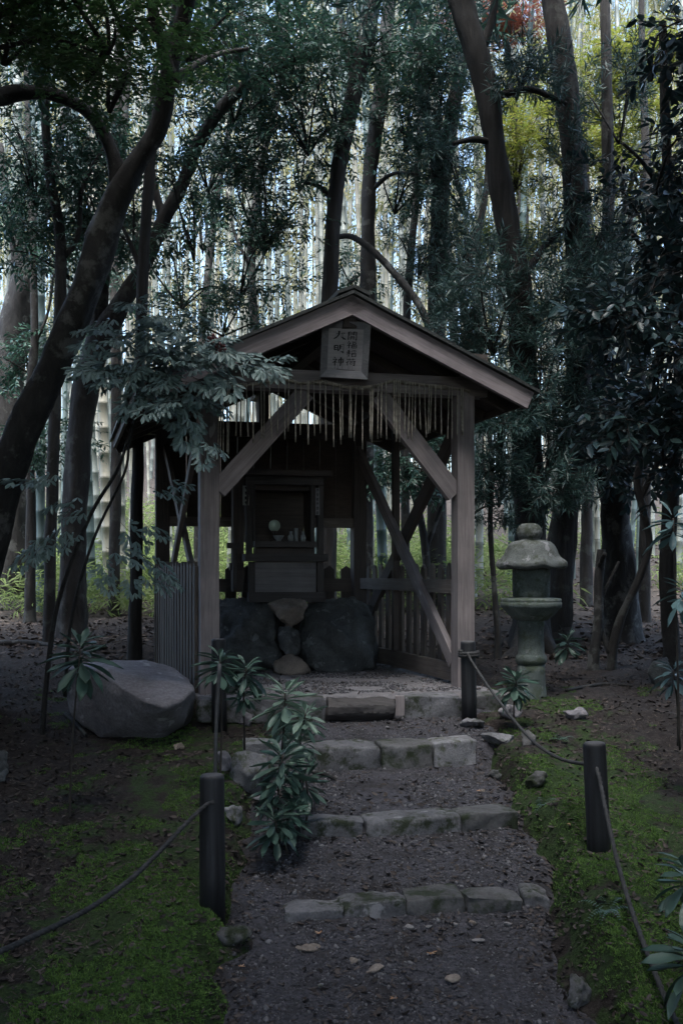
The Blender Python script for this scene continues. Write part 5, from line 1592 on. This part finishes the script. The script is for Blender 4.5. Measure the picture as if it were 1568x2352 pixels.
# maples
tree('maple_tree', 'yellow green maple showing between the two right trunks', M['bark'],
     [(1400, 1280, 13.5, 40), (1395, 1000, 13.5, 36), (1380, 700, 13.5, 30), (1330, 450, 13.3, 22), (1250, 330, 13.1, 14), (1190, 280, 13, 8)],
     [[(1380, 700, 13.5, 18), (1440, 450, 13.2, 12), (1500, 280, 13, 8)]],
     [('maple', 'maple', [(1190, 330, 12.8, 80, 110, .7, 240, 1.2), (1400, 230, 12.8, 110, 130, .8, 272, 1.2), (1500, 330, 12.6, 90, 120, .7, 192, 1.2), (1090, 580, 13, 70, 60, .6, 80, 1.2), (1260, 560, 13, 90, 60, .6, 96, 1.2), (1500, 120, 12.6, 90, 90, .7, 128, 1.2)], 1., True)], 'maples in autumn colour')
tree('maple_tree', 'red leaved maple at the top edge right of centre', M['bark'],
     [(1210, 1280, 15, 34), (1205, 900, 15, 30), (1200, 500, 15, 26), (1180, 250, 15, 20), (1160, 80, 15, 14)],
     [[(1190, 300, 15, 12), (1240, 150, 15, 9), (1270, 40, 15, 6)]],
     [('maple', 'maple_red', [(1130, 20, 14.6, 70, 50, .7, 110, 1.2), (1215, 50, 14.6, 60, 50, .7, 80, 1.2), (1180, -80, 14.6, 140, 70, .8, 120, 1.2)], 1., True)], 'maples in autumn colour')
tree('maple_tree', 'green maple hanging its layered leaves into the top left corner', M['bark'],
     [(-500, 1500, 6.0, 60), (-420, 900, 5.8, 54), (-300, 400, 5.6, 44), (-150, 150, 5.3, 30), (20, 20, 5.1, 18), (160, -10, 5.0, 10)],
     [[(-150, 150, 5.3, 18), (0, 110, 5.1, 12), (120, 90, 5.0, 8), (220, 120, 4.9, 5)]],
     [('maple', 'maple_green', [(170, 40, 5, 120, 50, .5, 60), (250, 110, 5, 80, 50, .4, 40), (60, 60, 5.1, 100, 60, .5, 50), (300, 190, 5, 50, 40, .3, 16), (330, 20, 5.1, 70, 30, .4, 30)], 1., True)], 'maples in autumn colour')

# ------------------------------------------------------------------ bamboo grove
def culm_mesh(seed):
    r = random.Random(seed)
    pts, rad = [], []
    H = 16.5
    n = int(H / .33)
    bend = r.uniform(.1, .5); ph = r.uniform(0, 6.28)
    for k in range(n + 1):
        z = .33 * k
        t = z / H
        x, y = bend * t * t * math.cos(ph), bend * t * t * math.sin(ph)
        rr = .055 * (1 - t) ** .7 * (1 - .1 * t) + .006
        for dz, q in ((-.012, 1.0), (0., 1.13), (.012, 1.0)):
            if k == 0 and dz < 0: continue
            pts.append((x, y, z + dz)); rad.append(rr * q)
    return tube_arrays(pts, rad, 9)


def foliage_arrays(seed):
    rng = np.random.default_rng(seed)
    n = 170
    z = 3.5 + 13 * rng.random(n) ** .7
    a = rng.uniform(0, 6.28, n); rr = rng.uniform(.1, 1.0, n) * 1.3
    pos = np.stack([np.cos(a) * rr, np.sin(a) * rr, z], 1)
    D = np.stack([np.cos(a), np.sin(a), rng.uniform(-.9, .3, n)], 1)
    return place(SPR['bamboo'], pos, D, rng.normal(size=D.shape) * .3 + np.array([0, 0, 1.]), rng.uniform(.9, 1.6, n))


CULM = []
for k in range(4):
    V, T, Qd = culm_mesh(k)
    CULM.append((np.array(V), T, Qd))
CM, FM = {}, []
proto = thing('bamboo', (0, 0, 0), 'bamboo', 'bamboo', 'bamboo')
for k, (V, T, Qd) in enumerate(CULM):
    for nm in ('culm', 'culm_dark'):
        o = mesh_obj('culm', V, T, M[nm], None, True, quads=Qd); CM[nm, k] = o.data
        bpy.data.objects.remove(o)
for k in range(3):
    V, T, m = foliage_arrays(k + 3)
    o = mesh_obj('foliage', V, T, [M['bamleaf'], M['twig']], None, False, m); FM.append(o.data)
    bpy.data.objects.remove(o)
bpy.data.objects.remove(proto)


def bamboo(x, y, label, group, mat='culm', s=1., lean=None, leaf=True, zs=1.):
    t = thing('bamboo', (x, y, ground_h(x, y) - .1), label, 'bamboo', group)
    t.rotation_euler = lean or (random.gauss(0, .035), random.gauss(0, .035), random.uniform(0, 6.28))
    c = bpy.data.objects.new('culm', CM[mat, random.randrange(4)]); COL.objects.link(c); c.parent = t; c.scale = (s, s, zs)
    if leaf:
        f = bpy.data.objects.new('foliage', random.choice(FM)); COL.objects.link(f); f.parent = t; f.scale = (1, 1, zs)
    return t


near = [(48, 12.6, 1.3, 'culm', 'grey green bamboo nearest the left edge of the picture'), (92, 12.2, 1.0, 'culm_dark', 'dark bamboo left of the brown footed tree'), (212, 12.8, 1.0, 'culm_dark', 'dark bamboo just right of the brown footed tree'),
        (252, 13.4, 1.25, 'culm', 'pale bamboo left of the thickest pale culm'), (276, 12.9, 1.35, 'culm', 'thickest pale blue bamboo left of the pavilion'), (298, 13.8, 1.2, 'culm', 'pale bamboo between the thickest culm and the slender tree'),
        (236, 14.2, 1.0, 'culm', 'slim pale bamboo furthest left of the pale bunch'), (722, 12.4, .9, 'culm_dark', 'bluish bamboo leaning left of the ridge tree'), (882, 12.8, 1.1, 'culm_dark', 'grey bamboo seen between rear post and crossed braces'),
        (1085, 12.6, 1.1, 'culm', 'pale bamboo right beside the right shrine post'), (1100, 13.2, .9, 'culm', 'slim bamboo second from the right shrine post'), (848, 13.2, 1.0, 'culm', 'pale bamboo close to the rear right shrine post')]
for x, d, s, mt, lab in near:
    X = (x - CX) / F * d
    bamboo(X, d, lab, 'nearest bamboo at the edge of the grove', mt, s, (R(0), R(3.2), 0) if x == 722 else None, leaf=False)
pts = []
tries = 0
while len(pts) < 285 and tries < 20000:
    tries += 1
    y = 13.5 + 25 * random.random() ** 1.25
    x = random.uniform(-.37 * y - .5, .37 * y + .5)
    if all((x - a) ** 2 + (y - b) ** 2 > .13 for a, b in pts): pts.append((x, y))
for x, y in pts:
    g = y > 22
    bamboo(x, y, 'tall pale bamboo in the far dense rows of the grove' if g else 'pale bamboo in the front rows of the grove behind the shrine',
           'far rows of the bamboo grove' if g else 'front rows of the bamboo grove', 'culm' if random.random() < .86 else 'culm_dark', random.uniform(.45, 1.0), None, random.random() < (.22 if y < 20 else .5), random.uniform(.9, 1.1))

# the thin culms crowded beyond those rows
acc_v, acc_q = [], []
for _ in range(520):
    y = random.uniform(30, 52); x = random.uniform(-.55, .55) * y
    g = ground_h(x, y) - .1; r_ = random.uniform(.025, .05); H = random.uniform(13, 18)
    lx, ly = random.gauss(0, .04) * H, random.gauss(0, .03) * H
    o0 = len(acc_v)
    for t in (0, .5, 1.):
        for k in range(6):
            a_ = k * math.pi / 3
            acc_v.append((x + lx * t * t + r_ * (1 - .7 * t) * math.cos(a_), y + ly * t * t + r_ * (1 - .7 * t) * math.sin(a_), g + H * t))
    for i in range(2):
        for k in range(6): acc_q.append((o0 + i * 6 + k, o0 + i * 6 + (k + 1) % 6, o0 + i * 6 + 6 + (k + 1) % 6, o0 + i * 6 + 6 + k))
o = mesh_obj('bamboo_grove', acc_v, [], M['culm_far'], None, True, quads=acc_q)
tag(o, 'crowd of thin cream coloured bamboo stems far behind the shrine', 'bamboo grove', kind='stuff')
n = 2600
Y = RNG.uniform(30, 50, n); X = RNG.uniform(-.38, .38, n) * Y
Z = np.array([ground_h(x, y) for x, y in zip(X, Y)]) + RNG.uniform(2.5, 16, n)
D = RNG.normal(size=(n, 3)) * .6 + np.array([0, 0, -.35])
V, T, m = place(SPR['bamboo'], np.stack([X, Y, Z], 1), D, RNG.normal(size=D.shape) * .4 + np.array([0, 0, 1.]), RNG.uniform(1.6, 3.0, n))
o = mesh_obj('bamboo_foliage', V, T, [M['bamleaf'], M['twig']], None, False, m)
tag(o, 'hazy pale leaves of the far bamboo', 'bamboo foliage', kind='stuff')

# ------------------------------------------------------------------ uncountable stuff
def scatter_mesh(name, tmpls, pos, D, N_, S, mats, mi=True):
    V, T, m = place(tmpls, pos, D, N_, S)
    o = mesh_obj(name, V, T, mats, None, False, m if mi else None)
    return tag(o, kind='stuff')


# bright undergrowth behind the shrine
n = 5200
Y = RNG.uniform(11.6, 19, n); X = RNG.uniform(-.37, .37, n) * Y
keep = np.array([noise.noise(Vector((x * .5, y * .5, 9))) + .35 * (x < .5) - .35 * (x > 2.6) > -.12 for x, y in zip(X, Y)])
X, Y = X[keep], Y[keep]
Z = np.array([ground_h(x, y) for x, y in zip(X, Y)]) + RNG.uniform(.02, .55, len(X)) * RNG.uniform(.3, 1, len(X))
D = RNG.normal(size=(len(X), 3)) * .7; D[:, 2] = np.abs(D[:, 2]) * .8 + .1
o = scatter_mesh('undergrowth', SPR['bamboo'], np.stack([X, Y, Z], 1), D, RNG.normal(size=D.shape) * .4 + np.array([0, 0, 1.]), RNG.uniform(.6, 1.3, len(X)), [M['sasa'], M['twig']])
tag(o, 'bright green undergrowth behind the pavilion', 'undergrowth')


def curled(seed, L=.05, w=.022):
    r = random.Random(seed)
    t = Tmpl()
    V, T = leaf_arrays(L, w * r.uniform(.7, 1.3), r.uniform(-.5, .4), r.uniform(-.35, .35), True)
    t.add(V - np.array([L / 2, 0, 0]), T)
    return t.done()


def grain(seed):
    r = random.Random(seed)
    V = np.array([(1, 0, 0), (-1, 0, 0), (0, 1, 0), (0, -1, 0), (0, 0, 1), (0, 0, -1)], float) * np.array([r.uniform(.7, 1.3), r.uniform(.6, 1.1), r.uniform(.4, .8)])
    V += np.array([[r.uniform(-.2, .2) for _ in range(3)] for _ in range(6)])
    T = np.array([(0, 2, 4), (2, 1, 4), (1, 3, 4), (3, 0, 4), (2, 0, 5), (1, 2, 5), (3, 1, 5), (0, 3, 5)])
    return V, T, np.zeros(8, int)


CURL = [curled(i) for i in range(6)]; NEEDLE = [curled(20 + i, .05, .007) for i in range(3)]; GRAIN = [grain(i) for i in range(6)]


def litter(n, x0, x1, y0, y1, tm, mat, name, s0, s1, fn, label, zoff=.004, power=1.):
    X = RNG.uniform(0, 1, n); Y = y0 + (y1 - y0) * RNG.uniform(0, 1, n) ** power
    X = x0(Y) + (x1(Y) - x0(Y)) * X
    k = np.array([fn(x, y) for x, y in zip(X, Y)]); X, Y = X[k], Y[k]
    Z = np.array([surf(x, y) for x, y in zip(X, Y)]) + zoff
    D = RNG.normal(size=(len(X), 3)); D[:, 2] *= .22
    N_ = RNG.normal(size=D.shape) * .45 + np.array([0, 0, 1.])
    o = scatter_mesh(name, tm, np.stack([X, Y, Z], 1), D, N_, RNG.uniform(s0, s1, len(X)), mat)
    return tag(o, label, name.replace('_', ' '))


fx = lambda k: (lambda Y: k * .37 * Y)
rn = lambda x, y, f, s: noise.noise(Vector((x * f, y * f, s)))
litter(26000, fx(-1), fx(1), 2.7, 11.5, CURL, M['litter'], 'leaf_litter', .25, .85, lambda x, y: rn(x, y, 1.6, 3) > -.25 and not (-.1 < uv_of(x, y)[0] < 1.95 and -.35 < uv_of(x, y)[1] < 2.5 and random.random() < .93) and not (moss_at(x, y) > .5 and random.random() < .45) and not (-.3 < x < .85 and y < 6.5 and random.random() < (.62 if y < 3.75 else .5)), 'small dead brown leaves strewn over the ground', .006, 1.35)
litter(6000, lambda Y: -.75 + 0 * Y, lambda Y: 1.15 + 0 * Y, 2.8, 6.4, CURL, M['litter'], 'leaf_litter', .25, .75, lambda x, y: abs(x + pwob(x, y) + .38) < .09 + .05 * random.random() or abs(x + pwob(x, y) - .84) < .09 + .05 * random.random(), 'dead leaves drifted along both edges of the path', .006, 1.3)
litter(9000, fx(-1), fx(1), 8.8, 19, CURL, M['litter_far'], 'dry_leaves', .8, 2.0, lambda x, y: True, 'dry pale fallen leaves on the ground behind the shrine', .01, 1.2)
litter(16000, fx(-1), fx(1), 2.7, 9, NEEDLE, M['litter_far'], 'fallen_needles', .3, .75, lambda x, y: rn(x, y, 1.1, 8) > -.1 and not (-.4 < x < .95 and y < 6.4 and random.random() < .8), 'thin dry needles and bits of straw on the moss', .006, 1.4)
litter(30000, lambda Y: -.60 + 0 * Y, lambda Y: .98 + 0 * Y, 2.7, 6.5, GRAIN, M['gravel'], 'gravel', .002, .0075, lambda x, y: rn(x, y, 2.2, 5) > -.35 and -.34 < x + pwob(x, y) < .82, 'fine grey gravel covering the path', .001, 1.4)
litter(3800, lambda Y: -.60 + 0 * Y, lambda Y: .98 + 0 * Y, 2.7, 6.4, GRAIN, M['gravel'], 'gravel', .006, .015, lambda x, y: rn(x, y, 3.1, 2) > -.15 and -.34 < x + pwob(x, y) < .82, 'coarse pebbly gravel scattered on the path', .002, 1.3)
litter(9000, lambda Y: -.95 + 0 * Y, lambda Y: 1.05 + 0 * Y, 6.6, 9.2, GRAIN, M['gravel'], 'gravel', .004, .012, lambda x, y: 0 < uv_of(x, y)[0] < 1.85 and uv_of(x, y)[1] > -.2 and rn(x, y, 3, 5) > -.1, 'crumbled gravel on the shrine floor', .001, 1.2)


def moss():
    n = 130000
    Y = 2.8 + 4.6 * RNG.uniform(0, 1, n) ** 1.5
    X = RNG.uniform(-.37, .37, n) * Y
    def ok(x, y):
        u, v = uv_of(x, y)
        if -.12 < u < 1.95 and -.32 < v: return False
        s = path_s(x, y)
        if -.37 < x + pwob(x, y) < .88: return False
        return moss_at(x, y) + 1.1 * noise.noise(Vector((x * 2.3, y * 2.3, 11))) + .7 * noise.noise(Vector((x * 7, y * 7, 3))) > .57
    k = np.array([ok(x, y) for x, y in zip(X, Y)]); X, Y = X[k], Y[k]
    Z = np.array([ground_h(x, y) for x, y in zip(X, Y)])
    tm = []
    for i in range(5):
        r = random.Random(i); t = Tmpl()
        for j in range(6):
            a = r.uniform(0, 6.28); el = r.uniform(.25, 1.4)
            V, T = leaf_arrays(r.uniform(.008, .016), r.uniform(.0025, .004), .1, .3)
            t.add(xf(V[:4], (math.cos(a) * math.cos(el), math.sin(a) * math.cos(el), math.sin(el)), (r.uniform(-1, 1), r.uniform(-1, 1), 1), (r.uniform(-.008, .008), r.uniform(-.008, .008), 0)), np.array([(0, 3, 1), (1, 3, 2)]))
        tm.append(t.done())
    D = np.stack([np.cos(X * 999), np.sin(X * 999), 0 * X], 1)
    o = scatter_mesh('moss', tm, np.stack([X, Y, Z - .002], 1), D, RNG.normal(size=D.shape) * .2 + np.array([0, 0, 1.]), RNG.uniform(.6, 1.25, len(X)), M['moss'])
    return tag(o, 'soft green moss cushions on the banks beside the path', 'moss')


moss()

# leaf canopy and walls out of the frame, added to shade the clearing
def canopy():
    Ps, Ds = [], []
    def add(n, fx_, fy_, fz_, ok):
        X, Y, Z = fx_(n), fy_(n), fz_(n)
        k = np.array([ok(a, b, c) for a, b, c in zip(X, Y, Z)])
        Ps.append(np.stack([X, Y, Z], 1)[k])
        d = RNG.normal(size=(int(k.sum()), 3)) * .7 + np.array([0, 0, -.2]); Ds.append(d)
    un = lambda a, b: (lambda n: RNG.uniform(a, b, n))
    def roof_ok(x, y, z):
        if y > .5 and z < EYE + .60 * y + .9: return False       # stay above the field of view
        gap = math.exp(-((x - .2) / 2.1) ** 4) * (.0 if y < .8 else .97 if y < 7.5 else .4)  # opening shaped to let light down on path and shrine
        return random.random() > gap and noise.noise(Vector((x * .5, y * .5, 2))) > -.42
    add(8500, un(-9, 9), un(-7, 8.4), un(6.0, 10.5), roof_ok)
    add(3600, un(-8, -1.9), un(-5, 9), un(.3, 7), lambda x, y, z: abs(x) > max(2.4, .37 * max(y, 0) + 1.7))  # unseen leaf wall on the left, added to darken that side
    add(3600, un(1.9, 8), un(-5, 9), un(.3, 7), lambda x, y, z: abs(x) > max(2.4, .37 * max(y, 0) + 1.7))  # unseen leaf wall on the right, added to darken that side
    add(3000, un(-8, 8), un(-9, -5), un(.3, 9), lambda x, y, z: not (abs(x - .3) < 3.2 and z > 1.6 and random.random() < .93))  # added leaf wall behind the camera, thinned mid-way to pass front light
    p, D = np.concatenate(Ps), np.concatenate(Ds)
    o = scatter_mesh('shade_canopy', SPR['camellia'], p, D, RNG.normal(size=D.shape) * .4 + np.array([0, 0, 1.]), RNG.uniform(2.6, 4.2, len(p)), [M['canopy'], M['twig']])
    tag(o, 'unseen leafy canopy added above and around the clearing for shade', 'canopy')


canopy()

# a few fallen leaves that stand out
OL = [('orange maple leaf on the moss at the lower left', 555, 2228, 22), ('small orange leaf beside the first one on the lower left moss', 505, 2232, 16), ('orange leaf at the edge of the gravel, bottom left', 905 - 0, 2395 - 95, 24), ('tan leaf lying on the gravel under the lowest step', 735, 2150, 26),
      ('pale curled leaf on the right of the middle gravel', 990, 2195, 34), ('yellow leaf beside the lowest step', 1308 - 0, 1870 + 10, 14), ('pale leaf left of the path above the moss', 497, 1835 - 180, 12), ('orange leaf on the moss under the black right post', 1098, 1692 + 130, 14)]
for lab, x, y, w in OL:
    d = 3.2
    for _ in range(40):
        q = P(x, y, d); d = .5 * d + .5 * (EYE - surf(q.x, d)) * F / (y - HY)
    q = P(x, y, d)
    t = Tmpl(); r = random.Random(x)
    a0 = r.uniform(0, 6.28)
    for k in range(5):
        a = a0 + (k - 2) * .7
        V, T = leaf_arrays(w * .62 * d / F * (1 - .15 * abs(k - 2)), w * .2 * d / F, .15, r.uniform(-.2, .2), True)
        t.add(xf(V, (math.cos(a), math.sin(a), r.uniform(-.05, .25)), (0, 0, 1), (q.x, q.y, surf(q.x, q.y) + .012)), T)
    V, T, m = t.done()
    tag(mesh_obj('fallen_leaf', V, T, M['orange'], None, False), lab, 'leaf', 'bright fallen leaves')
# fallen sticks
for lab, pts in (('long bare branch lying on the ground at the left', [(-20, 1480, 7.6, 16), (90, 1478, 7.6, 14), (190, 1500, 7.5, 11), (300, 1518, 7.3, 9)]),
                 ('thin fallen stick near the lantern on the right', [(1300, 1585, 6.9, 8), (1380, 1572, 6.9, 8), (1450, 1575, 6.9, 6)]),
                 ('forked stick on the earth before the big boulder', [(150, 1640, 6.1, 10), (180, 1668, 5.9, 9), (200, 1690, 5.8, 7)]),
                 ('pale root lying on the gravel beside the shrub', [(715, 1772, 5.3, 7), (745, 1778, 5.25, 9), (770, 1790, 5.2, 8)])):
    w = []
    for x, y, d, ww in pts:
        for _ in range(40):
            q = P(x, y, d); d = .5 * d + .5 * (EYE - surf(q.x, d) - .012) * F / (y - HY)
        w.append((P(x, y, d), ww / 2 * d / F))
    tag(tube('fallen_branch', w, M['bark_pale'], None, 8, 5, .15), lab, 'branch')

# ------------------------------------------------------------------ camera, light, sky
cam = bpy.data.cameras.new('camera'); co = bpy.data.objects.new('camera', cam); COL.objects.link(co)
co.location = (0, 0, EYE); co.rotation_euler = (R(90), 0, 0)
cam.sensor_fit = 'VERTICAL'; cam.sensor_height = 36; cam.lens = 36 * F / 2352
cam.shift_y = (HY - 1176) / 2352
cam.clip_start = .05; cam.clip_end = 1000
SC.camera = co

SUN_EL, SUN_AZ = R(68), R(192)
w = bpy.data.worlds.new('World'); SC.world = w; w.use_nodes = True
nt = w.node_tree
sky = nt.nodes.new('ShaderNodeTexSky'); sky.sky_type = 'NISHITA'; sky.sun_disc = False
sky.sun_elevation = SUN_EL; sky.sun_rotation = SUN_AZ; sky.dust_density = 3.; sky.air_density = 1.; sky.ozone_density = 1.
bg = nt.nodes['Background']; bg.inputs[1].default_value = .15
hs = nt.nodes.new('ShaderNodeHueSaturation'); hs.inputs['Saturation'].default_value = 1.05
nt.links.new(sky.outputs[0], hs.inputs['Color']); gn = nt.nodes.new('ShaderNodeMix'); gn.data_type = 'RGBA'; gn.blend_type = 'MULTIPLY'; gn.inputs[0].default_value = 1; gn.inputs[7].default_value = (.96, 1, .99, 1)
nt.links.new(hs.outputs[0], gn.inputs[6]); nt.links.new(gn.outputs[2], bg.inputs[0])
sl = bpy.data.lights.new('sun', 'SUN'); sl.energy = 2.4; sl.angle = R(30); sl.color = (.97, .99, 1)
so = bpy.data.objects.new('sun', sl); COL.objects.link(so)
sd = Vector((math.sin(SUN_AZ) * math.cos(SUN_EL), math.cos(SUN_AZ) * math.cos(SUN_EL), math.sin(SUN_EL)))
so.rotation_euler = (-sd).to_track_quat('-Z', 'Y').to_euler()

SC.view_settings.view_transform = 'Standard'; SC.view_settings.look = 'None'
SC.view_settings.exposure = 2.3; SC.view_settings.gamma = 1.
SC.render.engine = 'CYCLES'
cy = SC.cycles
cy.max_bounces = 6; cy.diffuse_bounces = 3; cy.glossy_bounces = 2; cy.transmission_bounces = 4; cy.transparent_max_bounces = 4
cy.use_denoising = True
cy.sample_clamp_indirect = 4.
